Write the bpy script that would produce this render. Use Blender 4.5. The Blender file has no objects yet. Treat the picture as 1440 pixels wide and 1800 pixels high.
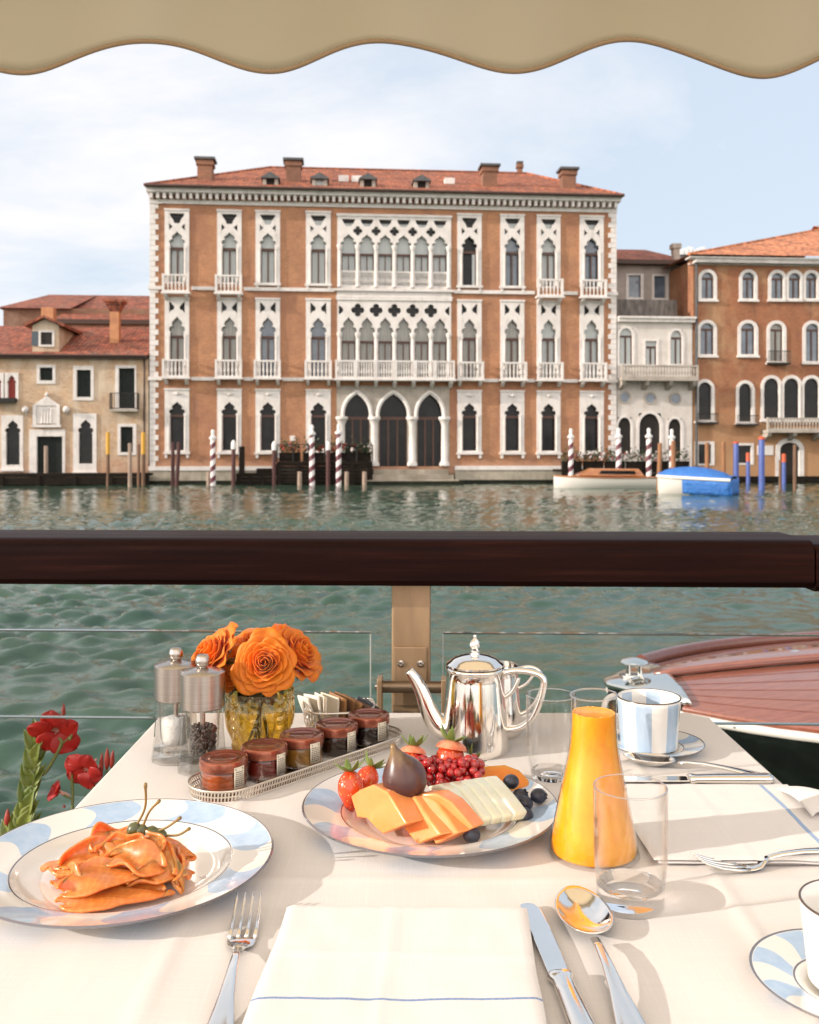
import bpy, bmesh, math, random
import numpy as np
from mathutils import Vector, Matrix, noise as mnoise
from mathutils.geometry import tessellate_polygon
R = math.radians
rnd = random.Random(7)
sc = bpy.context.scene
col = sc.collection

# ------------------------------------------------------------------ camera, sky, sun, exposure
CAMZ, FPX, HOR = 2.05, 1680.0, 788.0
cam_d = bpy.data.cameras.new('camera'); cam = bpy.data.objects.new('camera', cam_d); col.objects.link(cam)
cam_d.sensor_fit = 'AUTO'; cam_d.sensor_width = 30.0; cam_d.lens = 28.0
cam_d.shift_y = -112 / 1800.0
cam_d.clip_start = .02; cam_d.clip_end = 3000
cam.location = (0, 0, CAMZ); cam.rotation_euler = (R(90), 0, 0)
cam_d.dof.use_dof = True; cam_d.dof.focus_distance = 1.08; cam_d.dof.aperture_fstop = 12.0
sc.camera = cam

SUN_AZ, SUN_EL = 15.5, 17.0     # degrees: light from the left, a little from behind the viewer
sdir = Vector((-math.cos(R(SUN_AZ)) * math.cos(R(SUN_EL)), -math.sin(R(SUN_AZ)) * math.cos(R(SUN_EL)), math.sin(R(SUN_EL))))
sun_d = bpy.data.lights.new('sun', 'SUN'); sun_d.energy = 3.9; sun_d.angle = R(.5); sun_d.color = (1, .90, .80)
sun = bpy.data.objects.new('sun', sun_d); col.objects.link(sun)
sun.rotation_euler = sdir.to_track_quat('Z', 'Y').to_euler()

world = bpy.data.worlds.new('World'); sc.world = world; world.use_nodes = True
wn = world.node_tree; wn.nodes.clear()
def wnode(t, **k):
    n = wn.nodes.new(t)
    for a, b in k.items(): setattr(n, a, b)
    return n
wo = wnode('ShaderNodeOutputWorld'); bg = wnode('ShaderNodeBackground')
sky = wnode('ShaderNodeTexSky', sky_type='NISHITA', sun_disc=False, sun_elevation=R(SUN_EL), sun_rotation=math.atan2(sdir.x, sdir.y))
sky.air_density = 1.0; sky.dust_density = 1.2; sky.ozone_density = 1.0
tc = wnode('ShaderNodeTexCoord'); sx = wnode('ShaderNodeSeparateXYZ'); wn.links.new(tc.outputs['Generated'], sx.inputs[0])
mz = wnode('ShaderNodeMath', operation='ADD'); mz.inputs[1].default_value = .22; wn.links.new(sx.outputs['Z'], mz.inputs[0])
dx = wnode('ShaderNodeMath', operation='DIVIDE'); dy = wnode('ShaderNodeMath', operation='DIVIDE')
for d, ax in ((dx, 'X'), (dy, 'Y')):
    wn.links.new(sx.outputs[ax], d.inputs[0]); wn.links.new(mz.outputs[0], d.inputs[1])
cx = wnode('ShaderNodeCombineXYZ'); wn.links.new(dx.outputs[0], cx.inputs[0]); wn.links.new(dy.outputs[0], cx.inputs[1])
mp = wnode('ShaderNodeMapping'); mp.inputs['Location'].default_value = (1.3, .4, 0); mp.inputs['Scale'].default_value = (.75, 1.0, 1)
wn.links.new(cx.outputs[0], mp.inputs[0])
nz = wnode('ShaderNodeTexNoise'); nz.inputs['Scale'].default_value = 1.35; nz.inputs['Detail'].default_value = 9; nz.inputs['Roughness'].default_value = .6; nz.inputs['Distortion'].default_value = .35
wn.links.new(mp.outputs[0], nz.inputs[0])
# more cloud to the left (low x), as in the photograph
bias = wnode('ShaderNodeMath', operation='MULTIPLY_ADD'); bias.inputs[1].default_value = -.30; wn.links.new(sx.outputs['X'], bias.inputs[0]); wn.links.new(nz.outputs[0], bias.inputs[2])
# bright cloud added behind the viewer, out of view, to light the facades
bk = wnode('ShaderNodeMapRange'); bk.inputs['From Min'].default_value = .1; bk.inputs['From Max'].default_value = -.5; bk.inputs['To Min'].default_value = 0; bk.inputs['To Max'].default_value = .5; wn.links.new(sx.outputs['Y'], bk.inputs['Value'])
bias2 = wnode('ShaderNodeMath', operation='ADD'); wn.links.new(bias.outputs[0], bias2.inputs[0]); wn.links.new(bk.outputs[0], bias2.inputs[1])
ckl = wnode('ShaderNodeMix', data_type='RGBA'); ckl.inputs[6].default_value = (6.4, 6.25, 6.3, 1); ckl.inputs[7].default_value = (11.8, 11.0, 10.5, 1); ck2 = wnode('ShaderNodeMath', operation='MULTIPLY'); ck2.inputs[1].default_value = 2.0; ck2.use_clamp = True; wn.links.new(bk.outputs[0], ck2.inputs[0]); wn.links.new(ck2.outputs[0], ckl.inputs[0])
cr = wnode('ShaderNodeValToRGB'); cr.color_ramp.elements[0].position = .44; cr.color_ramp.elements[1].position = .72
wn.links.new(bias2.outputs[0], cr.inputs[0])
skb = wnode('ShaderNodeMix', data_type='RGBA', blend_type='MIX'); skb.inputs[0].default_value = .76
wn.links.new(sky.outputs[0], skb.inputs[6]); skb.inputs[7].default_value = (4.85, 5.45, 6.25, 1)     # thin high veil over the blue
mx = wnode('ShaderNodeMix', data_type='RGBA'); mx.inputs[7].default_value = (6.6, 6.35, 6.3, 1)
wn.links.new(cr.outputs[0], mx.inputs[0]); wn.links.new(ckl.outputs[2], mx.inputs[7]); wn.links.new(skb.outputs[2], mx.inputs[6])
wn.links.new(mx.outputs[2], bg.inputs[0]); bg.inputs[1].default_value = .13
wn.links.new(bg.outputs[0], wo.inputs[0])

vs = sc.view_settings
vs.view_transform = 'Standard'; vs.look = 'None'; vs.gamma = 1; vs.exposure = .36
try:
    sc.cycles.use_denoising = True
    sc.cycles.max_bounces = 14; sc.cycles.transparent_max_bounces = 24; sc.cycles.transmission_bounces = 12
    sc.cycles.caustics_reflective = False; sc.cycles.sample_clamp_indirect = 6
except Exception: pass

# ------------------------------------------------------------------ helpers
def P(px, py, d):
    """point seen at a pixel of the photograph at depth d metres"""
    return Vector(((px - 720) * d / FPX, d, CAMZ - (py - HOR) * d / FPX))
TZ = 1.63                                                   # table top height
def T(px, py, h=0.0):
    """point h metres above the table top"""
    return P(px, py, FPX * (CAMZ - TZ - h) / (py - HOR))

class MB:
    def __init__(s): s.v = []; s.f = []; s.m = []; s.mi = 0
    def add(s, vs, fs):
        o = len(s.v); s.v += [tuple(p) for p in vs]
        s.f += [tuple(i + o for i in f) for f in fs]; s.m += [s.mi] * len(fs); return s
    def box(s, x0, x1, y0, y1, z0, z1):
        return s.add([(x0,y0,z0),(x1,y0,z0),(x1,y1,z0),(x0,y1,z0),(x0,y0,z1),(x1,y0,z1),(x1,y1,z1),(x0,y1,z1)],
                     [(0,3,2,1),(4,5,6,7),(0,1,5,4),(1,2,6,5),(2,3,7,6),(3,0,4,7)])
    def prism(s, pts, vec):
        n = len(pts); vec = Vector(vec); a = [Vector(p) for p in pts]
        return s.add(a + [p + vec for p in a], [tuple(range(n))[::-1], tuple(range(n, 2*n))] + [(i, (i+1) % n, (i+1) % n + n, i + n) for i in range(n)])
    def plate(s, outer, holes, y0, y1):
        """polygon in XZ with holes, extruded from y0 (front) to y1"""
        loops = [outer] + holes; flat = [p for l in loops for p in l]
        tri = tessellate_polygon([[Vector((p[0], p[1], 0)) for p in l] for l in loops]); n = len(flat)
        vs = [(p[0], y0, p[1]) for p in flat] + [(p[0], y1, p[1]) for p in flat]
        fs = [tuple(t) for t in tri] + [tuple(i + n for i in t[::-1]) for t in tri]
        o = 0
        for l in loops:
            k = len(l)
            fs += [(o+i, o+(i+1) % k, o+(i+1) % k + n, o+i+n) for i in range(k)]; o += k
        return s.add(vs, fs)
    def lathe(s, prof, n=40, c=(0,0,0), a0=0.0, a1=None):
        full = a1 is None; a1 = 2*math.pi if full else a1; k = n if full else n + 1; vs = []
        for r, z in prof:
            for i in range(k):
                a = a0 + (a1 - a0) * i / n; vs.append((c[0] + r*math.cos(a), c[1] + r*math.sin(a), c[2] + z))
        fs = []
        for j in range(len(prof) - 1):
            for i in range(n):
                i2 = (i+1) % k
                fs.append((j*k+i, j*k+i2, (j+1)*k+i2, (j+1)*k+i))
        return s.add(vs, fs)
    def tube(s, pts, rad, n=10, cap=True, flat=1.0):
        pts = [Vector(p) for p in pts]; m = len(pts); rad = [rad]*m if not hasattr(rad, '__len__') else rad
        up = Vector((0,0,1)); vs = []
        t0 = (pts[1]-pts[0]).normalized(); u = up.cross(t0)
        if u.length < 1e-3: u = Vector((1,0,0)).cross(t0)
        u.normalize()
        for i in range(m):
            t = (pts[min(i+1, m-1)] - pts[max(i-1, 0)]).normalized(); u = (u - t*u.dot(t)).normalized(); w = t.cross(u)
            for k in range(n):
                a = 2*math.pi*k/n; vs.append(pts[i] + (u*math.cos(a) + w*math.sin(a)*flat) * rad[i])
        fs = [(i*n+k, i*n+(k+1) % n, (i+1)*n+(k+1) % n, (i+1)*n+k) for i in range(m-1) for k in range(n)]
        if cap: fs += [tuple(range(n))[::-1], tuple(range((m-1)*n, m*n))]
        return s.add(vs, fs)
    def grid(s, fn, nu, nv, wrap=False):
        k = nu if wrap else nu + 1
        vs = [fn(i/nu, j/nv) for j in range(nv+1) for i in range(k)]
        return s.add(vs, [(j*k+i, j*k+(i+1) % k, (j+1)*k+(i+1) % k, (j+1)*k+i) for j in range(nv) for i in range(nu)])
    def ball(s, c, r, nu=16, nv=10, sc_=(1,1,1)):
        return s.lathe([(max(r*math.sin(math.pi*j/nv), 1e-5), -r*math.cos(math.pi*j/nv)) for j in range(nv+1)], nu) if False else s.grid(
            lambda u, v: (c[0]+sc_[0]*r*math.sin(math.pi*(.002+.996*v))*math.cos(2*math.pi*u), c[1]+sc_[1]*r*math.sin(math.pi*(.002+.996*v))*math.sin(2*math.pi*u), c[2]-sc_[2]*r*math.cos(math.pi*v)), nu, nv, True)
    def xf(s, M, start=0):
        for i in range(start, len(s.v)): s.v[i] = tuple(M @ Vector(s.v[i]))
        return s
    def build(s, name, mat, parent=None, smooth=None, bevel=0, seg=2, sub=0, solid=0, loc=None, fix=True):
        me = bpy.data.meshes.new(name); me.from_pydata(s.v, [], s.f)
        mats = mat if isinstance(mat, (list, tuple)) else [mat]
        for m_ in mats: me.materials.append(m_)
        if len(mats) > 1: me.polygons.foreach_set('material_index', s.m)
        if fix:
            bm = bmesh.new(); bm.from_mesh(me)
            bmesh.ops.recalc_face_normals(bm, faces=bm.faces); bm.to_mesh(me); bm.free()
        if smooth is not None:
            me.polygons.foreach_set('use_smooth', [True]*len(me.polygons))
            if smooth < 180: me.set_sharp_from_angle(angle=R(smooth))
        me.update()
        o = bpy.data.objects.new(name, me); col.objects.link(o)
        if parent: o.parent = parent
        if loc is not None: o.location = loc
        if solid:
            m_ = o.modifiers.new('solid', 'SOLIDIFY'); m_.thickness = solid; m_.offset = 0
        if bevel:
            m_ = o.modifiers.new('bevel', 'BEVEL'); m_.width = bevel; m_.segments = seg; m_.limit_method = 'ANGLE'; m_.angle_limit = R(35)
        if sub:
            m_ = o.modifiers.new('sub', 'SUBSURF'); m_.levels = sub; m_.render_levels = sub
        return o

def tag(o, label=None, cat=None, group=None, kind=None):
    if label: o['label'] = label
    if cat: o['category'] = cat
    if group: o['group'] = group
    if kind: o['kind'] = kind
    return o
def thing(name, label, cat, loc=(0,0,0), rz=0.0, group=None):
    o = bpy.data.objects.new(name, None); col.objects.link(o); o.location = loc; o.rotation_euler = (0, 0, rz); o.empty_display_size = .1
    return tag(o, label, cat, group)
def copy_tree(o, parent=None):
    c = o.copy(); col.objects.link(c)
    if parent: c.parent = parent
    for ch in list(o.children): copy_tree(ch, c)
    return c

# ------------------------------------------------------------------ materials
class NT:
    def __init__(s, name):
        s.m = bpy.data.materials.new(name); s.m.use_nodes = True; s.t = s.m.node_tree
        s.b = s.t.nodes['Principled BSDF']; s.out = s.t.nodes['Material Output']
    def n(s, t, **k):
        q = s.t.nodes.new(t)
        for a, b in k.items(): setattr(q, a, b)
        return q
    def l(s, a, b): s.t.links.new(a, b)
    def coord(s, scale=(1,1,1), out='Object', loc=(0,0,0), rot=(0,0,0)):
        c = s.n('ShaderNodeTexCoord'); m = s.n('ShaderNodeMapping'); s.l(c.outputs[out], m.inputs[0])
        m.inputs['Scale'].default_value = scale; m.inputs['Location'].default_value = loc; m.inputs['Rotation'].default_value = rot
        return m.outputs[0]
    def noise(s, vec, scale, detail=4, rough=.55, dist=0):
        q = s.n('ShaderNodeTexNoise'); s.l(vec, q.inputs['Vector'])
        q.inputs['Scale'].default_value = scale; q.inputs['Detail'].default_value = detail; q.inputs['Roughness'].default_value = rough; q.inputs['Distortion'].default_value = dist
        return q.outputs[0]
    def ramp(s, fac, stops):
        q = s.n('ShaderNodeValToRGB'); e = q.color_ramp.elements
        while len(e) < len(stops): e.new(.5)
        for i, (p, c) in enumerate(stops):
            e[i].position = p; e[i].color = (c[0], c[1], c[2], 1) if hasattr(c, '__len__') else (c, c, c, 1)
        s.l(fac, q.inputs[0]); return q.outputs[0]
    def mix(s, fac, a, b, mode='MIX'):
        q = s.n('ShaderNodeMix', data_type='RGBA', blend_type=mode)
        for v, i in ((fac, 0), (a, 6), (b, 7)):
            if hasattr(v, 'is_output'): s.l(v, q.inputs[i])
            else: q.inputs[i].default_value = v if i == 0 else (v[0], v[1], v[2], 1)
        return q.outputs[2]
    def math(s, op, a, b=None, c=None):
        q = s.n('ShaderNodeMath', operation=op)
        for i, v in enumerate((a, b, c)):
            if v is None: continue
            if hasattr(v, 'is_output'): s.l(v, q.inputs[i])
            else: q.inputs[i].default_value = v
        return q.outputs[0]
    def sep(s, vec):
        q = s.n('ShaderNodeSeparateXYZ'); s.l(vec, q.inputs[0]); return q.outputs
    def comb(s, x, y, z=0.0):
        q = s.n('ShaderNodeCombineXYZ')
        for i, v in enumerate((x, y, z)):
            if hasattr(v, 'is_output'): s.l(v, q.inputs[i])
            else: q.inputs[i].default_value = v
        return q.outputs[0]
    def bump(s, h, strength=.3, dist=.01, normal=None):
        q = s.n('ShaderNodeBump'); q.inputs['Strength'].default_value = strength; q.inputs['Distance'].default_value = dist
        s.l(h, q.inputs['Height'])
        if normal: s.l(normal, q.inputs['Normal'])
        s.l(q.outputs[0], s.b.inputs['Normal']); return q.outputs[0]
    def set(s, **k):
        names = dict(col='Base Color', rough='Roughness', metal='Metallic', ior='IOR', spec='Specular IOR Level', coat='Coat Weight', coatr='Coat Roughness',
                     sss='Subsurface Weight', sssr='Subsurface Radius', ssss='Subsurface Scale', trans='Transmission Weight', sheen='Sheen Weight', aniso='Anisotropic', alpha='Alpha')
        for a, v in k.items():
            i = s.b.inputs[names[a]]
            if hasattr(v, 'is_output'): s.l(v, i)
            elif hasattr(v, '__len__') and a == 'col': i.default_value = (v[0], v[1], v[2], 1)
            else: i.default_value = v
        return s

def mat(name, c, rough=.5, metal=0, c2=None, scale=6, detail=5, stretch=(1,1,1), lo=.35, hi=.65, bump=0, bscale=None, bdist=.01, **k):
    q = NT(name); v = q.coord(stretch)
    if c2: q.set(col=q.ramp(q.noise(v, scale, detail), [(lo, c), (hi, c2)]))
    else: q.set(col=c)
    q.set(rough=rough, metal=metal, **k)
    if bump: q.bump(q.noise(v, bscale or scale, 6), bump, bdist)
    return q.m

def brick_mat(name, a, b, mortar, bw=.26, rh=.075, ms=.010, stain=None, stain_lo=.5, stain_hi=.7, stain2=None, bump=.4, low=None):
    q = NT(name); c = q.sep(q.coord()); v = q.comb(q.math('ADD', c[0], c[1]), c[2])
    t = q.n('ShaderNodeTexBrick'); q.l(v, t.inputs['Vector'])
    t.inputs['Color1'].default_value = (*a, 1); t.inputs['Color2'].default_value = (*b, 1); t.inputs['Mortar'].default_value = (*mortar, 1)
    t.inputs['Scale'].default_value = 1; t.inputs['Brick Width'].default_value = bw; t.inputs['Row Height'].default_value = rh
    t.inputs['Mortar Size'].default_value = ms; t.inputs['Mortar Smooth'].default_value = .3; t.inputs['Bias'].default_value = -.1
    o = q.coord(); n1 = q.noise(o, .9, 8, .65); n2 = q.noise(o, 7, 3)
    cc = q.mix(.8, t.outputs['Color'], q.ramp(n1, [(.3, (.72,.72,.74)), (.5, (1,1,1)), (.72, (1.22,1.16,1.08))]), 'MULTIPLY')
    cc = q.mix(.6, cc, q.ramp(n2, [(.3, (.78,.78,.78)), (.7, (1.2,1.2,1.2))]), 'MULTIPLY')
    if stain:
        f = q.ramp(q.noise(q.coord((1,1,.6), loc=(3,1,7)), .55, 9, .68, .4), [(stain_lo, 0), (stain_hi, 1)])
        cc = q.mix(f, cc, stain)
    if stain2:
        f = q.ramp(q.noise(q.coord((1.6,1.6,.35), loc=(9,4,2)), .8, 8, .7, .3), [(.56, 0), (.75, .8)])
        cc = q.mix(f, cc, stain2)
    if low:                                                  # damp and salt staining near the water
        z = q.math('ADD', c[2], q.math('MULTIPLY', q.noise(o, 1.3, 6), low[1]))
        cc = q.mix(q.ramp(q.math('DIVIDE', z, low[2]), [(.35, .75), (.75, 0)]), cc, low[0])
    q.set(col=cc, rough=.9); q.bump(t.outputs['Fac'], -bump, .02); return q.m

def tile_mat(name, a, b, dark, lichen=None, w=.22, l=.36):
    q = NT(name); c = q.sep(q.coord())
    sl = q.math('MULTIPLY', c[1], 1.1)
    t = q.n('ShaderNodeTexBrick'); q.l(q.comb(c[0], sl), t.inputs['Vector']); t.offset = 0
    t.inputs['Color1'].default_value = (*a, 1); t.inputs['Color2'].default_value = (*b, 1); t.inputs['Mortar'].default_value = (*dark, 1)
    t.inputs['Scale'].default_value = 1; t.inputs['Brick Width'].default_value = w; t.inputs['Row Height'].default_value = l
    t.inputs['Mortar Size'].default_value = .022; t.inputs['Mortar Smooth'].default_value = .6
    o = q.coord(); cc = q.mix(.85, t.outputs['Color'], q.ramp(q.noise(o, .8, 9, .7), [(.3, (.42,.40,.40)), (.5, (1,1,1)), (.7, (1.5,1.4,1.25))]), 'MULTIPLY')
    cc = q.mix(.85, cc, q.ramp(q.noise(q.coord((1,.6,1)), 4.2, 4), [(.32, (.38,.36,.36)), (.68, (1.5,1.45,1.4))]), 'MULTIPLY')
    if lichen: cc = q.mix(q.ramp(q.noise(q.coord(loc=(5,5,5)), 1.1, 9, .75), [(.5, 0), (.72, .85)]), cc, lichen)
    wv = q.math('SINE', q.math('MULTIPLY', c[0], 2*math.pi/w))
    q.set(col=cc, rough=.9); q.bump(q.math('ADD', q.math('MULTIPLY', wv, .5), t.outputs['Fac']), .6, .04); return q.m

m_brick = brick_mat('palazzo brick', (.385,.168,.080), (.445,.212,.104), (.39,.235,.145), low=((.38,.25,.18), 1.4, 3.0), stain=(.29,.13,.08), stain_lo=.46, stain_hi=.74, stain2=(.25,.13,.09))
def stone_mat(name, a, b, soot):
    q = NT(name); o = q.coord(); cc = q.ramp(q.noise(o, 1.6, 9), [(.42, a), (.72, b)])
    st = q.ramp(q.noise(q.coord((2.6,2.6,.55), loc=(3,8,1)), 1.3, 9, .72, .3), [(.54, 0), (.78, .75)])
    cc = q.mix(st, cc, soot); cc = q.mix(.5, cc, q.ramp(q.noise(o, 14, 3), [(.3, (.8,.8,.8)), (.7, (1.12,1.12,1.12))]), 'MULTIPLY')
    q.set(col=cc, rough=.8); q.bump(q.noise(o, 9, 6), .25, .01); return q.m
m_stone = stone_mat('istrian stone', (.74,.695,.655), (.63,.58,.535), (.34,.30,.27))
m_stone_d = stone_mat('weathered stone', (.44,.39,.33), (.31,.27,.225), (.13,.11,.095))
m_roof = tile_mat('palazzo roof tiles', (.43,.14,.06), (.31,.095,.045), (.12,.045,.03), lichen=(.22,.10,.07))
m_roof_old = tile_mat('old roof tiles', (.36,.11,.06), (.27,.085,.05), (.09,.04,.03), lichen=(.20,.13,.09))
m_roof_or = tile_mat('orange roof tiles', (.60,.25,.12), (.52,.20,.10), (.3,.12,.07))
m_brick_old = brick_mat('old ochre brick', (.50,.345,.215), (.41,.255,.155), (.52,.40,.29), stain=(.59,.48,.36), stain_lo=.44, stain_hi=.62, stain2=(.36,.17,.09), low=((.46,.20,.115), 3.0, 4.2))
m_brick_red = brick_mat('red brown brick', (.33,.125,.055), (.26,.09,.045), (.31,.17,.10), stain=(.42,.25,.135), stain_lo=.46, stain_hi=.68, stain2=(.13,.065,.045), low=((.44,.26,.13), 7.0, 13.0))
m_brick_dk = brick_mat('brown brick', (.25,.13,.08), (.19,.10,.065), (.24,.16,.11), stain=(.30,.22,.16))
m_plaster_w = stone_mat('white stone front', (.66,.61,.56), (.56,.50,.44), (.38,.33,.28))
m_plaster_g = mat('grey plaster', (.45,.39,.345), .9, c2=(.33,.285,.25), scale=1.0, detail=10, bump=.2, bscale=7)
m_plaster_soot = mat('sooty plaster', (.085,.075,.07), .9, c2=(.21,.185,.165), scale=2.4, stretch=(2,2,.5), detail=9)
m_terra = mat('terracotta plaster', (.55,.27,.13), .9, c2=(.42,.19,.10), scale=2, detail=8)
m_wood_sash = mat('dark window wood', (.07,.028,.018), .5, c2=(.10,.045,.03), scale=8)
m_pane_cur = mat('pale curtained glass', (.36,.40,.39), .35, c2=(.44,.47,.45), scale=3, stretch=(6,1,.4), coat=1, coatr=.05)
m_pane_mid = mat('grey curtained glass', (.20,.20,.17), .3, c2=(.30,.29,.25), scale=2.2, stretch=(5,1,.5), coat=1, coatr=.04)
m_pane_blue = mat('blue glass', (.07,.10,.14), .1, c2=(.15,.19,.23), scale=1.4, coat=1, coatr=.03)
m_pane_dark = mat('dark glass', (.008,.009,.009), .18, c2=(.020,.019,.018), scale=1.5, spec=.25)
m_interior = mat('dark interior', (.018,.014,.011), .8)
m_shut_g = mat('dark green shutters', (.011,.014,.013), .8, spec=.15, c2=(.026,.03,.028), scale=3, stretch=(14,1,1))
m_shut_r = mat('red shutters', (.26,.022,.012), .6, c2=(.20,.02,.012), scale=3, stretch=(14,1,1))
m_shut_b = mat('blue grey shutter', (.07,.09,.11), .6)
m_iron = mat('dark iron', (.02,.018,.016), .55, metal=.4)
m_lead = mat('lead sheet', (.07,.075,.075), .6, metal=.3, c2=(.12,.12,.12))
m_gutter = mat('brown gutter', (.06,.03,.02), .6)
# ------------------------------------------------------------------ the canal
def make_water():
    ys = [-80, -30, -12, -5, -1.5]; y = .2; step = .03
    while y < 58: ys.append(y); step = max(.03, .0058*(y+1.5)); y += step
    ys += [70, 110, 250, 900, 2600]; ys = np.array(ys)
    t = np.linspace(-1, 1, 401); t = np.concatenate([[-60, -18, -6, -2.6, -1.5], t, [1.5, 2.6, 6, 18, 60]])
    half = np.clip(.60*ys + 3.0, 2.6, 42)
    X = half[:, None]*t[None, :]; Y = np.repeat(ys[:, None], len(t), 1)
    r = np.random.RandomState(4); Z = np.zeros_like(X)
    for lam, amp, k in ((3.1,.010,5),(1.5,.010,8),(.85,.0145,14),(.50,.0245,20),(.33,.0160,18)):
        for _ in range(k):
            a = r.normal(math.pi*.53, .55); l = lam*r.uniform(.75, 1.3); kk = 2*math.pi/l
            warp = .35*np.sin(X*.7/l + r.uniform(0, 6)) + .35*np.sin(Y*.45/l + r.uniform(0, 6))
            ph = kk*(X*math.cos(a) + Y*math.sin(a)) + r.uniform(0, 6.28) + warp
            w = np.sin(ph); Z += amp/math.sqrt(k)*1.5*(w + .28*np.cos(2*ph))
    Z *= .75 + .5*np.sin(X*.31 + 1.2*np.sin(Y*.23))*np.sin(Y*.4 + .5)
    fade = np.clip((52 - Y)/40, .45, 1)*np.clip((1.35 - np.abs(t))/.3, 0, 1)[None, :]*np.clip((Y + 1.5)/1.5, 0, 1)
    Z *= fade
    V = np.stack([X, Y, Z], -1).reshape(-1, 3); n = len(t); m = len(ys)
    i = np.arange(m-1)[:, None]*n + np.arange(n-1)[None, :]
    F = np.stack([i, i+1, i+n+1, i+n], -1).reshape(-1, 4)
    me = bpy.data.meshes.new('water'); me.vertices.add(len(V)); me.vertices.foreach_set('co', V.ravel())
    me.loops.add(F.size); me.loops.foreach_set('vertex_index', F.ravel().astype(np.int32))
    me.polygons.add(len(F)); me.polygons.foreach_set('loop_start', np.arange(0, F.size, 4, dtype=np.int32))
    me.polygons.foreach_set('use_smooth', np.ones(len(F), dtype=bool)); me.update(); me.validate()
    q = NT('canal water'); q.set(col=(.045,.085,.062), rough=.025, ior=1.33)
    o = q.coord(); d = q.noise(q.coord((1,1.6,1)), 3.2, 5, .6, .5); d2 = q.noise(q.coord((1,1.9,1)), 13, 3)
    q.set(col=q.ramp(q.noise(o, .18, 4), [(.35, (.038,.074,.052)), (.65, (.056,.096,.062))]))
    q.bump(q.math('ADD', d, q.math('MULTIPLY', d2, .3)), .32, .03)
    me.materials.append(q.m)
    ob = bpy.data.objects.new('water', me); col.objects.link(ob); tag(ob, kind='structure')
make_water()

# ------------------------------------------------------------------ frame of the facades across the canal
FA = math.atan2(2.2, 26.98)
FO = Vector((-14.76, 54.5, 0)); FE = Vector((math.cos(FA), math.sin(FA), 0)); FN = Vector((-math.sin(FA), math.cos(FA), 0))
def F(px, py, w=0.0):
    """pixel -> (u, v) on the facade plane pushed w metres back"""
    d = Vector(((px-720)/FPX, 1, -(py-HOR)/FPX)); c = Vector((0, 0, CAMZ))
    t = (w + FN.dot(FO) - FN.dot(c))/FN.dot(d); p = c + d*t
    return (p-FO).dot(FE), p.z
def FW(u, w, v): return FO + FE*u + FN*w + Vector((0, 0, v))
def FR(px0, py0, px1, py1, w=0.0):
    u0, v1 = F(px0, py0, w); u1, v0 = F(px1, py1, w); return u0, u1, v0, v1

def wall_sheet(mb, u0, u1, v0, v1, holes, y=0.0):
    """front wall as cells of a grid, leaving rectangular openings"""
    us = sorted({u0, u1} | {x for h in holes for x in (max(h[0], u0), min(h[1], u1))}); vs_ = sorted({v0, v1} | {x for h in holes for x in h[2:4]})
    for a, b in zip(us, us[1:]):
        for c, d in zip(vs_, vs_[1:]):
            m = ((a+b)/2, (c+d)/2)
            if any(h[0] < m[0] < h[1] and h[2] < m[1] < h[3] for h in holes): continue
            mb.add([(a,y,c),(b,y,c),(b,y,d),(a,y,d)], [(0,1,2,3)])
def shell(mb, u0, u1, v0, v1, depth, holes, y=0.0):
    wall_sheet(mb, u0, u1, v0, v1, holes, y)
    mb.add([(u0,y,v0),(u0,depth,v0),(u0,depth,v1),(u0,y,v1)], [(0,1,2,3)]); mb.add([(u1,y,v0),(u1,depth,v0),(u1,depth,v1),(u1,y,v1)], [(3,2,1,0)])
    mb.add([(u0,depth,v0),(u1,depth,v0),(u1,depth,v1),(u0,depth,v1)], [(3,2,1,0)])

ARCH = [(1,0),(.84,.02),(1.06,.09),(1.16,.20),(1.10,.32),(.86,.40),(.60,.42),(.76,.51),(.75,.62),(.58,.73),(.31,.83),(.12,.92),(0,1)]
POINT = [(1,0),(.99,.2),(.93,.4),(.8,.58),(.6,.74),(.36,.87),(.13,.96),(0,1.0)]
ROUND = [(math.cos(a*math.pi/20), math.sin(a*math.pi/20)) for a in range(11)]
def opening(uc, hw, v0, vs_, va, prof=ARCH):
    """outline of an arched opening: sill v0, springing vs_, apex va"""
    r = [(uc + hw*x, vs_ + (va-vs_)*y) for x, y in prof]; l = [(uc - hw*x, vs_ + (va-vs_)*y) for x, y in prof[:-1]][::-1]
    return [(uc-hw, v0), (uc+hw, v0)] + r + l
def circ(u, v, r, n=14, sx_=1): return [(u + sx_*r*math.cos(2*math.pi*i/n), v + r*math.sin(2*math.pi*i/n)) for i in range(n)]
def quatrefoil(u, v, r):
    pts = []
    for k in range(4):
        a = k*math.pi/2; cx_, cy_ = u + .52*r*math.cos(a), v + .52*r*math.sin(a)
        for j in range(-3, 4): b = a + j*math.pi/5.2; pts.append((cx_ + .5*r*math.cos(b), cy_ + .5*r*math.sin(b)))
    return pts
def balusters(mb, u0, u1, v0, v1, y0, y1, n, post=True):
    mb.box(u0, u1, y0, y1, v1-.1, v1); mb.box(u0, u1, y0, y1, v0, v0+.09)
    ym = (y0+y1)/2
    for i in range(n):
        u = u0 + (u1-u0)*(i+.5)/n; mb.lathe([(.045, v0+.09), (.03, v0+.2), (.06, v0+.35), (.032, v0+.6), (.05, v1-.1)], 6, (u, ym, 0))
    if post:
        for u in (u0, u1-.11): mb.box(u-.004, u+.114, y0-.01, y1+.01, v0-.004, v1+.02)

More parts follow.
